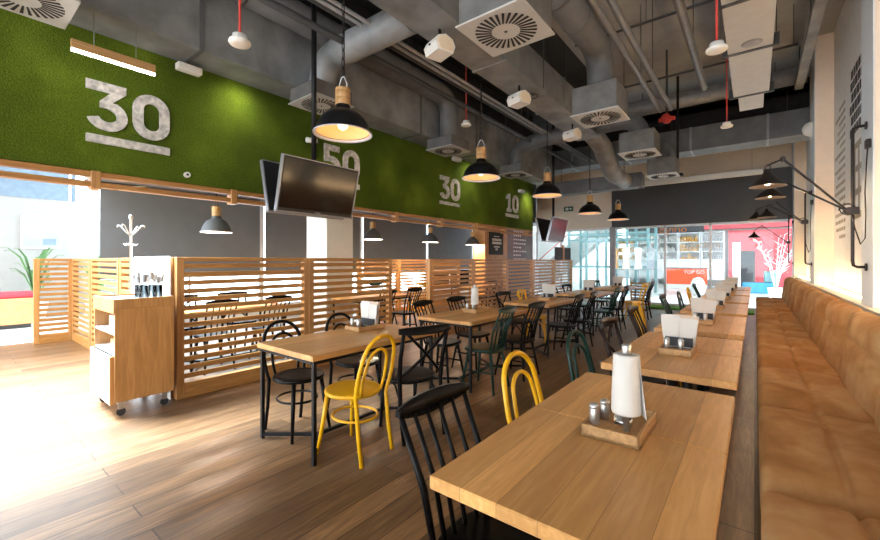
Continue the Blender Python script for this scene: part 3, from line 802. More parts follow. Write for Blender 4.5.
# ================================================================== TELEVISIONS
def tv_pair(y, lab, z=2.16):
    L = .92; H = .54
    q = thing('ceiling_tv_mount', 'black pole mount hanging from the ceiling with '+lab, 'tv mount', (-3.71, y, 0))
    MB().tube([(0, 0, z+.02), (0, 0, CZ)], .028, 14).build('pole', M_steel, q)
    MB().box(-.06, -.05, z+.05, .03, .05, z+.12, .008).box(-.03, -.2, z+.07, .015, .2, z+.1).build('bracket', M_steel, q)
    MB().lathe([(.09, CZ-.03), (.09, CZ)], 20).build('ceiling_plate', M_steel, q)
    for s_, nm in ((1, 'facing the tables'), (-1, 'facing the low area')):
        t = thing('television', 'flat black television %s, of %s' % (nm, lab), 'television', (-3.74+s_*.115, y, z), 0 if s_ > 0 else PI)
        M = Matrix.Rotation(math.radians(14), 4, 'Y')
        MB().box(0, -L/2, -H/2, .04, L/2, H/2, .01).xf(M).build('housing', M_card, t)
        MB().box(.038, -L/2+.02, -H/2+.035, .0425, L/2-.02, H/2-.02).xf(M).build('screen', M_screen, t)
        b = MB()
        b.box(.0, -L/2-.006, -H/2-.008, .044, L/2+.006, -H/2+.004).box(.0, -L/2-.006, H/2-.003, .044, L/2+.006, H/2+.005).box(.0, -L/2-.006, -H/2, .044, -L/2+.005, H/2).box(.0, L/2-.005, -H/2, .044, L/2+.006, H/2)
        b.xf(M).build('bezel', M_bezel, t)
        MB().box(.043, -.035, -H/2+.012, .0445, .035, -H/2+.02).xf(M).build('badge', M_bezel, t)
tv_pair(2.53, 'the near television pair', 2.165)
tv_pair(9.0, 'the far television pair', 2.13)

# ================================================================== CEILING SERVICES
def hangers(q, pts, zb):
    for (x, y) in pts: MB().tube([(x, y, zb), (x, y, CZ)], .006, 6).build('hanger_rod', M_pipe_dark, q)
q = thing('rectangular_duct', 'large grey wrapped rectangular duct crossing the ceiling centre', 'air duct', (-2.35, 3, 3.6))
d = MB().box(-.22, -4.5, 0, .2, 4.35, .42, .006).build('duct', M_duct, q)
for y in (-2.6, -.9, .9, 2.6): MB().box(-.23, y-.02, -.01, .21, y+.02, .43).build('flange', M_duct, q)
for (x, y) in [(-.26, -1), (.24, .2), (-.26, 1.8), (.24, 1.8), (-.26, 3.9), (.24, 3.9)]: MB().tube([(x, y, .0), (x, y, CZ-3.6)], .006, 6).build('hanger_rod', M_pipe_dark, q)
lettering('fan_mark', '~', .16, M_slot, frame((0, 1.9, -.002), (0, 1, 0), (1, 0, 0)), q)
MB().tube([(.09*math.cos(t), 1.95+.09*math.sin(t), -.002) for t in [2*PI*i/20 for i in range(20)]], .006, 5, True).build('round_mark', M_slot, q)
q = thing('flexible_duct', 'bent silver-grey flexible duct at the end of the large duct', 'air duct', (-2.35, 7.365, 3.75))
pts = [(0, 0, 0), (.0, .25, -.02), (.04, .6, -.15), (.05, .85, -.32), (.05, 1.15, -.46), (.0, 1.5, -.52), (.0, 2.1, -.52), (.0, 2.47, -.52)]
fine = []
for i in range(len(pts)-1):
    for k in range(6): fine.append(Vector(pts[i]).lerp(Vector(pts[i+1]), k/6))
fine.append(Vector(pts[-1]))
MB().tube(fine, [.165+.008*(i % 2) for i in range(len(fine))], 16).build('flexible_pipe', M_duct, q)

def swirl(key, label):
    q = thing('swirl_diffuser', label, 'air diffuser')
    z = 0
    MB().box(-.25, -.25, .012, .25, .25, .33 if key == 'd' else .18, .005).build('plenum_box', M_box, q)
    MB().box(-.27, -.27, 0, .27, .27, .014, .004).build('plate', M_plate, q)
    s_ = MB(); n = 30
    for k in range(n):
        a = 2*PI*k/n; s_.bar((.105*math.cos(a), .105*math.sin(a), -.001), (.225*math.cos(a+.1), .225*math.sin(a+.1), -.001), .010, .005, w2=.02)
    s_.build('slots', M_slot, q)
    MB().lathe([(.012, -.004), (.012, .0)], 12).build('screw', M_pipe_dark, q)
    return q
SD = Maker(swirl); G = 'square swirl diffusers under the ceiling ducts'
DY = [.38, 2.83, 5.3, 7.67]
for i, y in enumerate(DY):
    SD('low', (-4.0, y, 3.22), 0, ['bright swirl diffuser cut by the top frame edge above the moss wall', 'swirl diffuser beside the television pole', 'swirl diffuser under the round duct beside the moss wall',
        'swirl diffuser at the far end of the moss wall row'][i], G)
for i, y in enumerate([2.63, 4.93, 7.02, 9.1]):
    SD('d', (-1.45, y, 3.1), 0, ['largest looking swirl diffuser with dark radial slots', 'swirl diffuser below the bent round duct', 'swirl diffuser before the dark beam, third of the aisle row', 'smallest swirl diffuser of the aisle row, by the white tube lamp'][i], G)

def bend(p0, corner, p1, r, n=8):
    a = (Vector(p0)-Vector(corner)).normalized(); c = (Vector(p1)-Vector(corner)).normalized(); C0 = Vector(corner)
    return [C0+a*r*(1-math.sin(t))+c*r*(1-math.cos(t)) for t in [PI/2*i/n for i in range(n+1)]]
def round_duct(name, label, pts, r, mat, rods=(), rings=(), cat='air duct'):
    q = thing(name, label, cat, tuple(pts[0])); o = Vector(pts[0])
    path = [Vector(pts[0])-o]
    for i in range(1, len(pts)-1): path += [p-o for p in bend(pts[i-1], pts[i], pts[i+1], r*1.9)]
    path.append(Vector(pts[-1])-o)
    MB().tube(path, r, 18).build('pipe', mat, q)
    for (a, b_) in rings:
        a = Vector(a)-o; dd = Vector(b_).normalized()*.015; MB().tube([a-dd, a+dd], r*1.04, 18).build('seam_ring', mat, q)
    for p in rods:
        p = Vector(p)-o; MB().tube([p, Vector((p.x, p.y, CZ-o.z))], .006, 6).build('hanger_rod', M_pipe_dark, q)
    return q
round_duct('round_duct', 'grey round duct bending down into the second aisle diffuser', [(-1.45, 2.84, 3.9), (-1.45, 4.93, 3.9), (-1.45, 4.93, 3.43)], .15, M_duct_dark, [(-1.45, 3.4, 4.0)], [((-1.45, y, 3.9), (0, 1, 0)) for y in (3.1, 3.6, 4.1)])
round_duct('round_duct', 'dark round duct bending down into the diffuser beside the moss wall', [(-3.98, -1, 4.1), (-3.98, 5.3, 4.1), (-3.98, 5.3, 3.4)], .155, M_duct_dark, [(-3.98, 1.5, 4.2), (-3.98, 3.9, 4.2)], [((-3.98, y, 4.1), (0, 1, 0)) for y in (.6, 1.9, 3.2, 4.2)])
round_duct('branch_duct', 'grey branch duct running from the large duct to the television diffuser', [(-2.575, 2.83, 3.74), (-3.98, 2.83, 3.74), (-3.98, 2.83, 3.4)], .155, M_duct)
round_duct('branch_duct', 'grey branch duct from the large duct to the farthest moss wall diffuser', [(-2.575, 7.25, 3.74), (-3.4, 7.25, 3.74), (-3.98, 7.67, 3.74), (-3.98, 7.67, 3.4)], .14, M_duct_dark)
round_duct('branch_duct', 'grey branch duct from the large duct to the third aisle diffuser', [(-2.12, 7.02, 3.7), (-1.45, 7.02, 3.7), (-1.45, 7.02, 3.43)], .14, M_duct_dark)
round_duct('branch_duct', 'short grey duct above the smallest aisle diffuser', [(-1.45, 9.75, 3.7), (-1.45, 9.1, 3.7), (-1.45, 9.1, 3.43)], .13, M_duct_dark)
# supply stub above the largest diffuser
q = thing('rectangular_duct', 'dark square supply duct above the largest aisle diffuser', 'air duct', (-1.45, 2.63, 3.432)); MB().box(-.2, -.19, 0, .06, .19, CZ-3.432, .004).build('duct', M_duct, q)
q = thing('rectangular_duct', 'long dark rectangular duct along the top of the moss wall', 'air duct', (-4.32, 4, 3.42))
MB().box(-.27, -5.4, 0, .15, 6.2, .75, .006).build('duct', M_duct, q)
for y in (-4, -2.4, -.8, .8, 2.4, 4.0): MB().box(-.275, y-.02, -.008, .16, y+.02, .76).build('flange', M_duct_dark, q)
q = thing('beam_duct', 'dark lateral duct boxed across the room before the storefront', 'air duct', (-1.5, 10.5, 3.8))
MB().box(-3.1, -.3, 0, 2.5, .3, .5, .008).build('duct', M_duct_dark, q)
for x in (-2.2, -.9, .4, 1.7): MB().box(x-.02, -.31, -.01, x+.02, .31, .51).build('flange', M_duct, q)
for x in (-2, 0, 2): MB().tube([(x, 0, .5), (x, 0, CZ-3.8)], .006, 6).build('hanger_rod', M_pipe_dark, q)
q = thing('beam_duct', 'low dark lateral duct taking the end of the flexible duct', 'air duct', (-3.3, 10.0, 3.08))
MB().box(-.75, -.17, 0, 1.3, .17, .32, .006).build('duct', M_duct_dark, q)
for x in (-.6, .9): MB().tube([(x, 0, .3), (x, 0, CZ-3.08)], .006, 6).build('hanger_rod', M_pipe_dark, q)
round_duct('lateral_pipe', 'fat grey pipe crossing under the ceiling above the lateral duct', [(-4.4, 9.95, 4.85), (.75, 9.95, 4.85)], .16, M_pipe, [(-2, 9.95, 4.9), (.3, 9.95, 4.9)])
round_duct('flat_panel_pipe', 'thin black rod pipe crossing the ceiling near the flat white duct', [(-2.2, 6.2, 4.75), (.8, 6.2, 4.75)], .018, M_pipe_dark, [(-1.2, 6.2, 4.75), (.5, 6.2, 4.75)], cat='pipe')
round_duct('sprinkler_pipe', 'thin black sprinkler pipe crossing above the light pipes', [(-2.2, 7.9, 4.6), (.5, 7.9, 4.6)], .018, M_pipe_dark, [(-1.9, 7.9, 4.6), (.45, 7.9, 4.6)], cat='pipe')
for i, (x, z, y1, lab) in enumerate([(-1.33, 4.1, 8.1, 'light grey pipe along the aisle, next to the bent round duct'), (-1.175, 4.1, 8.1, 'light grey pipe along the aisle, second from the bent round duct'),
                                    (-.67, 4.3, 8.0, 'light grey pipe along the aisle, closest to the flat white duct')]):
    round_duct('ceiling_pipe', lab, [(x, .5, z), (x, y1, z)], .04 if i < 2 else .05, M_pipe, [(x, 3, z), (x, 6.5, z)], cat='pipe')
for i, (x, z, lab) in enumerate([(-3.0, 3.75, 'thin dark conduit running beside the large grey duct'), (-3.12, 3.78, 'thin dark conduit, second beside the large grey duct'),
                                 (-3.42, 3.72, 'dark pipe below the round duct by the moss wall'), (-3.3, 3.9, 'dark pipe nearest the round duct by the moss wall')]):
    round_duct('ceiling_conduit', lab, [(x, -1, z), (x, 9.6, z)], (.02, .02, .035, .045)[i], M_pipe_dark if i > 1 else M_pipe, [(x, 1.2, z), (x, 6.2, z)], cat='pipe')
q = thing('flat_duct', 'flat pale panelled duct along the ceiling with a small round outlet', 'air duct', (-.05, 5.3, 4.0))
MB().box(-.22, -2.6, 0, .22, 2.6, .12, .004).box(-.16, 2.66, 0, .16, 3.4, .1, .004).build('panel', M_plate, q)
for y in (-2.6, -.3, .95, 2.62): MB().box(-.28, y-.025, -.012, .28, y+.025, .13).build('support_rail', M_pipe_dark, q)
MB().lathe([(.03, -.012), (.07, -.01), (.10, -.004), (.105, .002)], 24, (.02, .75, 0)).build('outlet', M_pipe, q)
for p in ((-.25, -2.2), (.25, -2.2), (-.25, .95), (.25, .95), (-.25, 2.62), (.25, 2.62)): MB().tube([(p[0], p[1], .05), (p[0], p[1], CZ-4.0)], .006, 6).build('hanger_rod', M_pipe_dark, q)
q = thing('cable_channel', 'blue-grey steel channel along the ceiling beside the right wall', 'channel', (.62, 4.7, 4.5))
MB().box(-.06, -5, 0, .06, 5, .12, .004).build('channel', M_duct, q)
for y in (-3, 0, 3, 4.8): MB().box(-.01, y-.01, .12, .01, y+.01, CZ-4.5).build('hanger_rod', M_pipe_dark, q)

q = thing('fire_valve', 'small red fire valve at the end of the light grey pipes', 'valve', (-1.25, 8.2, 3.95))
MB().lathe([(.05, -.06), (.07, -.03), (.07, .05), (.045, .08)], 16).tube([(-.13, 0, .01), (.13, 0, .01)], .035, 12).build('body', M_red, q)
MB().tube([(.07*math.cos(t), -.11, .0+.07*math.sin(t)) for t in [2*PI*i/16 for i in range(16)]], .01, 6, True).tube([(0, -.11, 0), (0, -.05, 0)], .012, 8).bar((-.07, -.11, 0), (.07, -.11, 0), .012, .012).build('hand_wheel', M_red, q)
MB().tube([(0, 0, .08), (0, 0, CZ-3.95)], .02, 8).build('riser_pipe', M_pipe_dark, q)
q = thing('ceiling_pole', 'black vertical pole hanging from the ceiling behind the smallest aisle diffuser', 'pole', (-1.25, 9.5, 3.2))
MB().tube([(0, 0, 0), (0, 0, CZ-3.2)], .025, 10).build('pole', M_steel, q); MB().box(-.1, -.06, -.06, .1, .06, 0, .006).build('end_plate', M_steel, q)
q = thing('wall_dome_light', 'white half-dome fitting high on the middle pilaster', 'wall light', (.792, 9.55, 3.72))
MB().lathe([(.13, 0), (.125, .05), (.095, .1), (.05, .13), (.01, .14)], 24).xf(Matrix.Rotation(-PI/2, 4, 'Y')).build('dome', M_white, q)
MB().tube([(0, 0, 0), (-.015, 0, 0)], .14, 24).build('rim', M_offwhite, q)
# white projector speakers
def speaker(key, label):
    q = thing('ceiling_speaker', label, 'speaker')
    prof = [(-.11, .0), (-.08, .06), (0, .09), (.08, .06), (.11, 0), (.085, -.07), (-.085, -.07)]
    MB().prism([(x, z) for x, z in prof], -.11, .10, lambda x, z, t: (t, x, z)).build('housing', M_offwhite, q)
    MB().prism([(x*.82, z*.82) for x, z in prof], .10, .106, lambda x, z, t: (t, x, z)).build('face', M_beigeface, q)
    MB().bar((0, 0, .08), (.0, 0, .2), .03, .006).bar((0, -.12, .0), (0, .12, 0), .02, .01).build('bracket', M_steel, q)
    return q
SPK = Maker(speaker)
for i, (x, y, z) in enumerate([(-2.35, 2.98, 3.42), (-2.32, 4.55, 3.42), (-2.3, 6.35, 3.42)]):
    SPK('s', (x, y, z), -.3, ['off white speaker under the large duct, nearest the camera', 'off white speaker under the large duct, middle of three', 'off white speaker under the large duct, farthest of three'][i], 'speakers under the large duct')
# flood lights on the moss wall
def flood(key, label):
    q = thing('wall_floodlight', label, 'floodlight')
    MB().box(.0, -.11, -.035, .09, .11, .035, .008).build('housing', M_offwhite, q)
    MB().box(-.06, -.012, .0, .0, .012, .02).build('arm', M_steel, q)
    return q
FL = Maker(flood)
for i, (x, y, z) in enumerate([(-4.52, 1.6, 3.33), (-4.52, 6.2, 3.34), (-4.52, 8.9, 3.1)]):
    FL('f', (x, y, z), 0, ['pale floodlight on the moss wall near the hanging tube lamp', 'pale floodlight on the moss wall above the third number', 'pale floodlight on the moss wall above the number 10'][i], 'floodlights on the moss wall')
    l = bpy.data.lights.new('flood glow', 'SPOT'); l.energy = 5; l.color = (1, .93, .78); l.spot_size = 2.2; l.spot_blend = 1; l.shadow_soft_size = .05
    o = bpy.data.objects.new('flood_glow', l); COL.objects.link(o); o.location = (x+.25, y+.55, z+.0); o.rotation_euler = (0, math.radians(45), 0)
# smoke detectors on red conduits
for i, (x, y, z, lab) in enumerate([(-3.04, 1.43, 3.02, 'white ceiling detector on a red cable near the television pole'), (-.25, 4.04, 3.14, 'white ceiling detector on a red cable beside the flat pale duct'),
                                   (-.33, 7.3, 3.38, 'small white detector on a red cable farthest along the aisle'), (-3.4, 4.95, 3.42, 'small white detector on a red cable by the moss wall')]):
    q = thing('ceiling_detector', lab, 'detector', (x, y, z), 0, 'detectors hanging on red cables')
    MB().lathe([(.03, .0), (.07, .004), (.078, .015), (.076, .03), (.055, .045), (.05, .075), (.02, .08)], 24).build('head', M_offwhite, q)
    MB().tube([(0, 0, .08), (0, 0, CZ-z)], .009, 8).build('red_cable', M_red, q)
# tube lamp hanging before the moss wall
q = thing('hanging_tube_lamp', 'short pale linear lamp hung on wires before the moss wall', 'lamp', (-4.2, .95, 3.05))
MB().box(-.016, -.28, .016, .016, .28, .09, .003).build('housing', M_tray, q)
MB().box(-.015, -.278, 0, .015, .278, .016).build('diffuser', M_tube, q)
for y in (-.14, .14): MB().tube([(0.0, y, .09), (.0, y, .36)], .003, 6).build('wire', M_pipe, q)
q = thing('ceiling_tube_lamp', 'long white tube lamp across the room before the charcoal fascia', 'lamp', (-1.26, 13.0, 3.6))
MB().box(-1.42, -.05, .02, 1.42, .05, .14, .005).build('housing', M_white, q)
MB().box(-1.4, -.045, 0, 1.4, .045, .02).build('diffuser', M_offwhite, q)
for x in (-1.2, 1.2): MB().tube([(x, 0, .14), (x, 0, CZ-3.9)], .005, 6).build('hanger_rod', M_pipe, q)
# small wall fittings on the moss wall
q = thing('security_camera', 'small black and white security camera on the moss wall', 'camera', (-4.58, 3.05, 2.98))
MB().tube([(0, 0, 0), (.06, 0, -.01)], .012).build('arm', M_steel, q); MB().tube([(.05, -.07, -.02), (.07, .06, -.01)], .035, 12).build('body', M_offwhite, q); MB().tube([(.069, .055, -.011), (.075, .085, -.008)], .028, 12).build('lens', M_card, q)
q = thing('wall_socket', 'small round white socket low on the moss wall', 'socket', (-4.585, 1.62, 2.285))
MB().tube([(-.02, 0, 0), (.02, 0, 0)], .028, 16).build('ring', M_offwhite, q); MB().tube([(.0, 0, 0), (.022, 0, 0)], .012, 12).build('hole', M_bronze, q)
q = thing('exit_sign', 'green exit sign on the cream far wall', 'sign', (-5.35, 14.39, 3.3)); MB().box(-.17, -.02, -.085, .17, 0, .085, .005).build('panel', M_exit, q)
MB().box(-.11, -.025, -.05, .0, -.02, .05).prism([(.03, -.02), (.08, -.02), (.08, -.05), (.13, 0), (.08, .05), (.08, .02), (.03, .02)], -.025, -.02, lambda x, z, t: (x, t, z)).build('pictogram', M_chalk, q)

# ================================================================== SERVING TROLLEY
q = thing('serving_trolley', 'oak serving trolley on casters with open shelves, beside the partition', 'trolley', (-4.81, 1.23, 0))
X0, X1, Y0, Y1, ZB, ZT = -.36, .36, -.23, .23, .14, 1.06
MB().box(X1-.02, Y0, ZB, X1, Y1, ZT-.06, .002).build('side_panel', M_oakZ, q)
MB().box(X0, Y0, ZB, X0+.02, Y1, ZT-.06, .002).build('side_panel', M_oakZ, q)
MB().box(X0+.02, Y1-.018, ZB, X1-.02, Y1, ZT-.06).build('back_panel', M_oakZ, q)
MB().box(X0-.0, Y0-.01, ZT-.13, X1+.004, Y0+.01, ZT, .003).box(X1-.012, Y0, ZT-.09, X1+.006, Y1, ZT, .003).box(X0, Y1-.02, ZT-.06, X1, Y1, ZT, .003).box(X0, Y0, ZT-.06, X0+.02, Y1, ZT, .003).build('top_rim', M_oakZ, q)
MB().box(X0+.02, Y0+.01, ZT-.05, X1-.012, Y1-.02, ZT-.02).build('recessed_top', M_duct, q)
for z in (.56, .745): MB().box(X0+.02, Y0+.005, z-.009, X1-.02, Y1-.018, z+.009).build('shelf', M_frame, q)
MB().box(X0+.02, Y0+.005, ZB, X1-.02, Y1-.018, ZB+.02).build('floor_panel', M_oakZ, q)
dr = MB().box(X0-.015, Y0-.03, ZB-.02, X1-.04, Y0-.008, .55, .003).build('door', plain('grey laminate door', (.3, .29, .28), .35, noise=.04), q)
MB().box(X1-.045, Y0-.03, ZB-.02, X1-.02, Y0, .55).build('door_edge', M_oakZ, q)
for x in (-.29, .29):
    for y in (-.17, .17):
        c = MB().box(x-.014, y-.02, .06, x-.010, y+.02, .12).box(x+.010, y-.02, .06, x+.014, y+.02, .12).box(x-.03, y-.03, .115, x+.03, y+.03, .14).build('caster', M_chrome, q)
        MB().tube([(x-.009, y, .035), (x+.009, y, .035)], .035, 18).build('wheel', M_plinth, c)
for i, (x, z, w, h, m) in enumerate([(.2, .755, .16, .1, M_offwhite), (-.05, .755, .2, .12, M_paperwarm), (.22, .57, .13, .1, M_offwhite), (.0, .57, .2, .08, M_tray)]):
    o = MB().box(-w/2, -.13, 0, w/2, .12, h, .006).build('storage_box', m); o.location = (-4.81+x, 1.2, z)
    tag(o, ['off white box on the upper trolley shelf', 'cream box on the upper trolley shelf', 'off white box on the lower trolley shelf', 'brown box on the lower trolley shelf'][i], 'box', 'boxes on the trolley shelves')
CUP = []
for i, (x, y) in enumerate([(.16, .10), (.22, .02), (.27, .12), (.1, .02)]):
    o = thing('cutlery_jar', ['clear glass cutlery jar at the rear of the trolley top', 'clear glass cutlery jar at the front of the trolley top', 'clear glass cutlery jar closest to the partition post', 'clear glass cutlery jar farthest from the partition post'][i], 'jar', (-4.81+x, 1.23+y, ZT-.02), 0, 'cutlery jars on the trolley')
    MB().lathe([(.034, 0), (.036, .004), (.042, .13), (.0395, .13), (.034, .008), (.0, .008)], 20, cap=False).build('glass', M_glass, o)
    for k in range(5):
        a = k*1.256+i; t = MB()
        p0 = Vector((.018*math.cos(a), .018*math.sin(a), .012)); p1 = Vector((.045*math.cos(a+.4), .045*math.sin(a+.4), .21+.02*(k % 3)))
        t.tube([p0, p0.lerp(p1, .7)], .0035, 6).bar(p0.lerp(p1, .68), p1, .02, .004)
        c = t.build('cutlery', M_chrome); c.location = (-4.81+x, 1.23+y, ZT-.02)
        tag(c, 'steel cutlery piece standing in a glass jar on the trolley', 'cutlery', 'cutlery in the trolley jars')
o = MB().prism([(-1.15, 0), (.17, 0), (.17, 1.45), (-.98, 1.45)], 0, .008, lambda x, z, t: (x, t, z)).build('display_board', M_white)
o.location = (-4.81, 1.485, 0); tag(o, 'white board with a slanting side standing behind the trolley', 'board')
# coat stand
q = thing('coat_stand', 'slim chrome coat stand with curved hooks behind the trolley', 'coat stand', (-5.42, 1.36, 0))
MB().lathe([(.11, 0), (.11, .015), (.05, .03), (.016, .05)], 28).build('base', M_chrome, q)
MB().lathe([(.014, .05), (.014, 1.86), (.02, 1.865), (.02, 1.9), (.008, 1.91)], 14).build('pole', M_chrome, q)
for k in range(4):
    a = PI/4+k*PI/2; c, s_ = math.cos(a), math.sin(a)
    MB().tube([(.01*c, .01*s_, 1.68), (.05*c, .05*s_, 1.72), (.11*c, .11*s_, 1.79), (.135*c, .135*s_, 1.79), (.14*c, .14*s_, 1.77)], .007, 8).tube([(.01*c, .01*s_, 1.60), (.05*c, .05*s_, 1.57), (.075*c, .075*s_, 1.59)], .006, 8).build('hook', M_chrome, q)

# ================================================================== POSTERS AND BOARDS OF THE LOW AREA
q = thing('chalk_poster', 'black chalk lettered poster on the wood clad pier', 'poster', (-6.195, 10.62, 1.93))
MB().box(0, -.42, -.34, .02, .42, .34, .004).build('board', M_board, q)
t = MB()
for (z, w, h) in ((.2, .3, .03), (.08, .5, .07), (-.02, .5, .07), (-.12, .3, .04), (-.2, .12, .05)):
    yy = -w/2
    while yy < w/2: t.box(.02, yy, z, .023, yy+.05, z+h); yy += .07
t.build('chalk_lettering', M_chalk, q)
q = thing('wall_print', 'white handwritten lines on the grey glass wall near the partition end', 'wall print', (-6.25, 12.3, 1.4))
t = MB()
for i in range(8): words(t, -.45, random.choice((.1, .3, .5)), .95-i*.13, .05, .06, .16, .05)
t.build('lettering', M_chalk, q)
q = thing('window_poster', 'white window poster with red letters res beside the wood clad pier', 'poster', (WX+.06, 15.1, 1.4))
MB().box(0, -.5, -.3, .01, .5, .84).build('sheet', M_white, q)
lettering('red_letters', 'res', .42, M_cushred, frame((.012, .0, .38), (0, 1, 0), (0, 0, 1)), q)
MB().box(.01, -.45, -.25, .014, .45, .25).build('picture', M_text, q)
q = thing('menu_board', 'pair of black boards joined by a timber strip, standing on the partition end', 'board', (-4.6, 11.9, 1.44))
for y in (-.62, .06): MB().box(-.015, y, 0, .015, y+.56, .37, .004).build('board', M_board, q)
MB().box(-.03, -.06, 0, .03, .06, .44, .004).build('timber_strip', M_oakZ, q)

# ================================================================== STOREFRONT AND MALL
SX = [-6.6, -5.65, -3.83, -2.25, -1.05, .75]
for i in range(5):
    x0, x1 = SX[i], SX[i+1]
    w = struct('window_%d' % (i+11), MB().box(x0-.03, 14.42, 0, x0+.03, 14.5, 2.56).box(x0, 14.42, 0, x1, 14.5, .06).box(x0, 14.42, 2.48, x1, 14.5, 2.56), M_frame if i else M_frame)
    MB().box(x0+.03, 14.455, .06, x1-.03, 14.462, 2.48).build('pane', M_glass, w)
struct('pillar_10', MB().box(-3.9, 14.3, 0, -3.74, 14.46, 2.55, .006), M_pipe)
q = thing('glass_lettering', 'white mirrored lettering stuck on the storefront glass', 'lettering', (-1.3, 14.44, 1.78)); lettering('letters', 'cobrac', .36, M_white, frame((0, 0, 0), (1, 0, 0), (0, 0, 1)), q, mirror=True)
q = thing('glass_lettering', 'orange mirrored lettering stuck high on the storefront glass', 'lettering', (-2.05, 14.44, 2.3)); lettering('letters', 'oringo', .3, M_orange, frame((0, 0, 0), (1, 0, 0), (0, 0, 1)), q, mirror=True)
# turf strip and small planter screen
q = thing('turf_mat', 'bright green artificial turf mat before the storefront', 'turf', (-1.25, 13.5, 0)); MB().box(-1.3, -.35, 0, 1.24, .35, .05, .01).build('mat', M_turf, q)
q = thing('slatted_planter', 'small slatted wooden screen standing before the storefront', 'screen', (-2.75, 13.4, 0))
MB().box(-.28, -.02, 0, -.24, .02, .78).box(.24, -.02, 0, .28, .02, .78).build('post', M_oakZ, q)
s_ = MB()
for k in range(8): s_.box(-.28, -.035, .06+k*.09, .28, -.02, .11+k*.09)
s_.build('slats', M_oakX, q)
struct('wall_mall_side', MB().box(15.9, 16.1, 0, 16, 40, 5.6), M_white)  # unseen, added to close the open right side and darken the mall
struct('ceiling_mall', MB().box(-9.8, 15.2, 5.6, 16, 40, 5.8), M_white)  # unseen roof, added to shade the overbright mall
struct('wall_mall', MB().box(-9.9, 16.1, 0, -9.8, 40, 5.6), M_white)  # unseen, added to block sun coming into the mall from the left
# shop opposite
struct('wall_shop', MB().box(-6.4, 28, 0, 6, 28.2, 5.5), M_white)
struct('wall_shop_red', MB().box(-1.17, 27.6, 0, 6.5, 27.9, 3.1), M_redwall)
struct('door_1', MB().box(-.75, 27.5, 0, .0, 27.6, 1.95), M_bulk)
struct('trim_20', MB().box(-2.3, 27.4, 3.2, 6.5, 27.9, 3.8), M_redwall)
struct('trim_22', MB().box(-6.4, 27.4, 3.1, -2.3, 27.9, 3.8), M_bulk)
q = thing('shop_counter', 'orange-red shop counter with white lettering in the mall', 'counter', (-2.75, 24, 0))
MB().box(-.9, -.35, .22, .85, .35, 1.02, .01).build('body', M_red_shop, q); MB().box(-.9, -.3, 0, .85, .3, .22).build('foot', M_white, q); MB().box(-.95, -.4, 1.02, .9, .4, 1.06, .005).build('top', M_bulk, q)
lettering('letters', 'TOP GO', .24, M_white, frame((.35, -.36, .76), (1, 0, 0), (0, 0, 1)), q)
for i in range(5):
    q = thing('shop_shelf', 'white shop shelf unit full of stock, %s from the red wall' % ORD[4-i], 'shelf', (-6.35+i*1.12, 27.3, 0), 0, 'shop shelves across the mall')
    f = MB()
    for x in (-.54, .5): f.box(x, -.25, 0, x+.04, .25, 3.06)
    for k in range(6): f.box(-.5, -.25, .3+k*.54, .5, .25, .34+k*.54)
    f.box(-.5, -.25, .3, .5, -.2, 1.5)
    f.build('frame', M_frame, q)
    st = MB()
    for k in range(5):
        x = -.48
        while x < .4:
            w = rng.uniform(.06, .14); st.box(x, -.2, .34+k*.54, x+w, .1, .34+k*.54+rng.uniform(.15, .42)); x += w+.03
    o = st.build('stock', [M_bottle, M_offwhite, M_plate, M_bottle, M_pipe][i], q); o['kind'] = 'stuff'
q = thing('egg_seat', 'round white seat in the mall before the red counter', 'seat', (-1.85, 19.5, 0)); MB().lathe([(.12, 0), (.2, .05), (.26, .25), (.25, .5), (.16, .68), (.02, .74)], 24).build('shell', M_white, q)
q = thing('advertising_column', 'white upright advertising column in the mall', 'column', (-.63, 21.5, 0)); MB().box(-.14, -.14, 0, .14, .14, 2.2, .03).build('body', M_white, q)
q = thing('blue_bench', 'blue upholstered bench in front of the red mall wall', 'bench', (.15, 22.5, 0)); MB().box(-.6, -.4, 0, .6, .4, .45, .04).build('seat', M_blue, q); MB().box(.15, .3, .45, .6, .5, .95, .04).build('back', M_teal, q)
q = thing('white_plant', 'white painted branch plant in a white pot beside the storefront glass', 'plant', (.55, 17.5, 0))
MB().lathe([(.16, 0), (.22, .5), (.2, .5), (.15, .05)], 20).build('pot', M_white, q)
br = MB()
for k in range(10):
    a = rng.uniform(0, 6.28); h = rng.uniform(.8, 1.9); r = rng.uniform(.25, .7)
    p1 = Vector((r*.35*math.cos(a), r*.35*math.sin(a), .45+h*.5)); p2 = Vector((r*math.cos(a), r*math.sin(a), .5+h))
    br.tube([(0, 0, .3), p1, p2], [.012, .009, .004], 6)
    for j in range(6):
        c = p1.lerp(p2, j/5); b_ = rng.uniform(0, 6.28); br.tube([c, c+Vector((.16*math.cos(b_), .16*math.sin(b_), .12))], [.01, .003], 5)
br.build('branches', M_white, q)
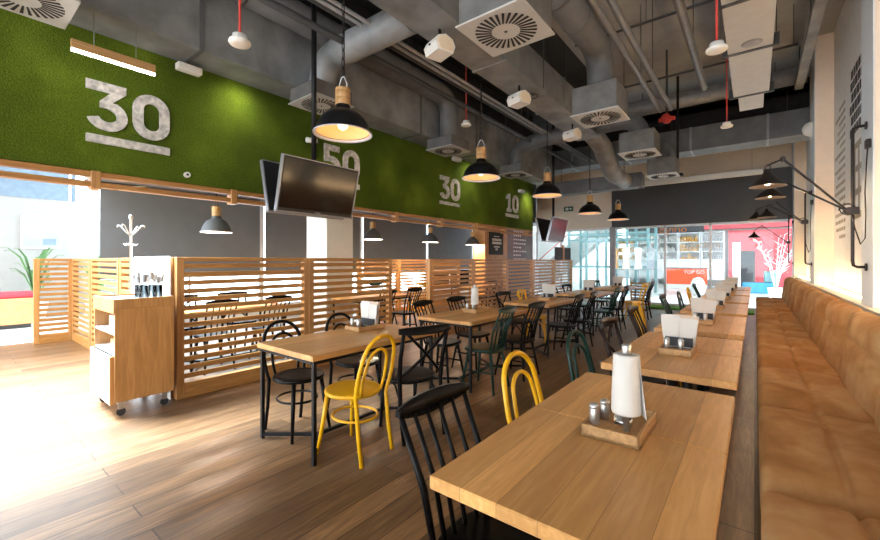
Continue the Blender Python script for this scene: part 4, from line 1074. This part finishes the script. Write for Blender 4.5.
# glazed lift frame of the mall
q = thing('glazed_lift', 'teal steel and glass lift shaft in the mall', 'lift', (-5.2, 19.0, 0))
for x in (-1.55, -.75, .1, .95, 1.75):
    for y in (-.8, .8): MB().box(x-.05, y-.05, 0, x+.05, y+.05, 5, .005).build('post', M_teal, q)
f = MB()
for z in (1.1, 2.3, 2.55, 4.2):
    for y in (-.8, .8): f.box(-1.6, y-.04, z, 1.8, y+.04, z+.08)
f.build('cross_beam', M_teal, q)
MB().box(-1.55, -.82, .05, 1.75, -.81, 4.2).build('glass', M_glass, q)
q = thing('escalator', 'grey escalator rising behind the lift in the mall', 'escalator', (-8.2, 21.5, 0))
MB().prism([(-2, 0), (-1.2, 0), (3.2, 3.6), (3.2, 4.2), (2.6, 4.2), (-2, .6)], 0, 1.0, lambda x, z, t: (x, t, z)).build('body', M_plate, q)
MB().bar((-1.8, -.05, 1.2), (2.8, -.05, 5.0),   .04, .04).build('handrail', M_redwall, q)
for i, (x, m) in enumerate(((-4.55, M_tray), (-4.1, M_paperwarm), (-3.65, M_plate), (-3.2, M_pipe))):
    q = thing('hanging_coat', ['tan coat', 'cream coat', 'pale coat next to the grey one', 'grey coat'][i]+' hanging on display inside the mall glass', 'coat', (x, 17.4, 0), 0, 'coats on display')
    MB().prism([(-.13, 1.05), (.14, 1.1), (.1, 1.5), (.15, 1.85), (.05, 1.95), (-.05, 1.95), (-.14, 1.85), (-.1, 1.5)], -.07, .07, lambda x, z, t: (x, t, z)).build('cloth', m, q)
    MB().tube([(0, 0, 0), (0, 0, 2.05)], .015, 8).build('stand', M_pipe, q); MB().lathe([(.18, 0), (.18, .02)], 16).build('foot', M_pipe, q)

# ================================================================== ENTRANCE SIDE, OUTSIDE ON THE LEFT
struct('wall_outside', MB().box(-14.2, -8, 0, -14, 4.2, 2.95), plain('beige outside wall', (.36, .355, .34), .8, noise=.03))
struct('ceiling_entrance', MB().box(-14.2, -8, 4.2, -9.8, 4.4, 4.35), M_white)  # unseen roof, added to keep sky and sun off the outside wall
struct('trim_21', MB().box(-14.2, -8, 2.95, -13.98, 2.2, 3.9), M_bluefascia)
q = thing('glazed_screen', 'pale blue glazed screen rising behind the outside wall', 'screen', (-14.1, 3.2, 2.95))
for y in (-.9, -.3, .3, .9): MB().box(-.04, y-.04, 0, .04, y+.04, 1.2).build('post', M_bluefascia, q)
MB().box(-.01, -.9, 0, .0, .9, 1.2).build('glass', M_glass, q)
q = thing('wall_picture', 'pale framed picture on the white outside wall above the plants', 'picture', (-13.99, 1.69, 2.12))
MB().box(0, -.36, -.41, .03, .36, .41, .006).build('frame', M_frame, q); MB().box(.03, -.33, -.38, .034, .33, .38).build('print', plain('pale print sheet', lin(160, 172, 176), .7, noise=.08, scale=3), q)
MB().box(.034, .02, -.32, .037, .26, -.16).build('motif', M_bluefascia, q)
q = thing('long_bench', 'terracotta fronted bench with red seat pads at the bright entrance', 'bench', (-12.4, -.2, 0))
MB().box(-.35, -2.4, .08, .35, 1.6, .62, .01).build('body', M_planter, q); MB().box(-.3, -2.3, 0, .3, 1.5, .08).build('foot', M_plinth, q); MB().box(-.33, -2.38, .62, .3, 1.58, .74, .03).build('seat_pad', M_cushred, q)
def plant(x, y, h, label, n=26):
    q = thing('potted_plant', label, 'plant', (x, y, 0), 0, 'plants by the outside wall')
    MB().lathe([(.18, 0), (.24, .42), (.21, .42), (.18, .36)], 20).build('pot', M_white, q)
    st = MB(); lf = MB()
    for k in range(n):
        a = rng.uniform(0, 6.28); r = rng.uniform(.15, .65); hh = rng.uniform(.55, 1)*h
        c = [Vector((r*t**1.6*math.cos(a), r*t**1.6*math.sin(a), .35+(hh-.35)*math.sin(t*1.7))) for t in (0, .3, .6, .85, 1)]
        side = Vector((-math.sin(a), math.cos(a), 0))
        lf.grid([[c[i]-side*w, c[i]+Vector((0, 0, .008)), c[i]+side*w] for i, w in enumerate((.008, .03, .038, .025, .003))])
    lf.build('leaves', M_leaf, q, recalc=False)
    MB().tube([(0, 0, .3), (0, 0, h*.55)], .02, 8).build('stem', M_bottle, q)
plant(-13.35, 1.5, 1.75, 'spiky green plant standing behind the terracotta bench'); plant(-13.25, 2.6, 1.55, 'green plant below the outside wall picture, behind the slatted screen')
q = thing('parasol', 'white parasol outside behind the first blind', 'parasol', (-11.6, 3.35, 0))
MB().tube([(0, 0, 0), (0, 0, 3.3)], .025, 10).build('pole', M_frame, q)
c = MB().lathe([(1.6, 2.42), (1.6, 2.5), (.8, 2.95), (.02, 3.3)], 8, cap=False, smooth=False).build('canopy', M_white, q); c.modifiers.new('thickness', 'SOLIDIFY').thickness = .006
MB().lathe([(.3, 0), (.3, .08), (.04, .1)], 20).build('base', M_pipe, q)

# ================================================================== LIGHT AND CAMERA
w = bpy.data.worlds.new('daylight'); sc.world = w; w.use_nodes = True
bg = w.node_tree.nodes['Background']; bg.inputs['Color'].default_value = (.84, .93, 1, 1); bg.inputs['Strength'].default_value = 2.6
sl = bpy.data.lights.new('sun', 'SUN'); sl.energy = 12; sl.angle = math.radians(30); sl.color = (.66, .83, 1)
so = bpy.data.objects.new('sun', sl); COL.objects.link(so); so.rotation_euler = Vector((.5, .25, -.8)).to_track_quat('-Z', 'Y').to_euler()
def area(name, loc, rot, sx, sy, e, col):
    l = bpy.data.lights.new(name, 'AREA'); l.shape = 'RECTANGLE'; l.size = sx; l.size_y = sy; l.energy = e; l.color = col
    o = bpy.data.objects.new(name, l); COL.objects.link(o); o.location = loc; o.rotation_euler = rot; return o
cam = bpy.data.cameras.new('camera'); co = bpy.data.objects.new('camera', cam); COL.objects.link(co); sc.camera = co
cam.sensor_width = 36; cam.lens = 36*400/880; cam.shift_y = -9/880; cam.clip_start = .02
co.location = (0, 0, 1.4); co.rotation_euler = (PI/2, 0, math.atan(315/400))
vs = sc.view_settings; vs.view_transform = 'Standard'; vs.look = 'None'; vs.gamma = 1; vs.use_curve_mapping = False; vs.exposure = 1.95
sc.cycles.use_denoising = True; sc.cycles.max_bounces = 8; sc.cycles.diffuse_bounces = 5; sc.cycles.transparent_max_bounces = 16
sc.cycles.sample_clamp_indirect = 8
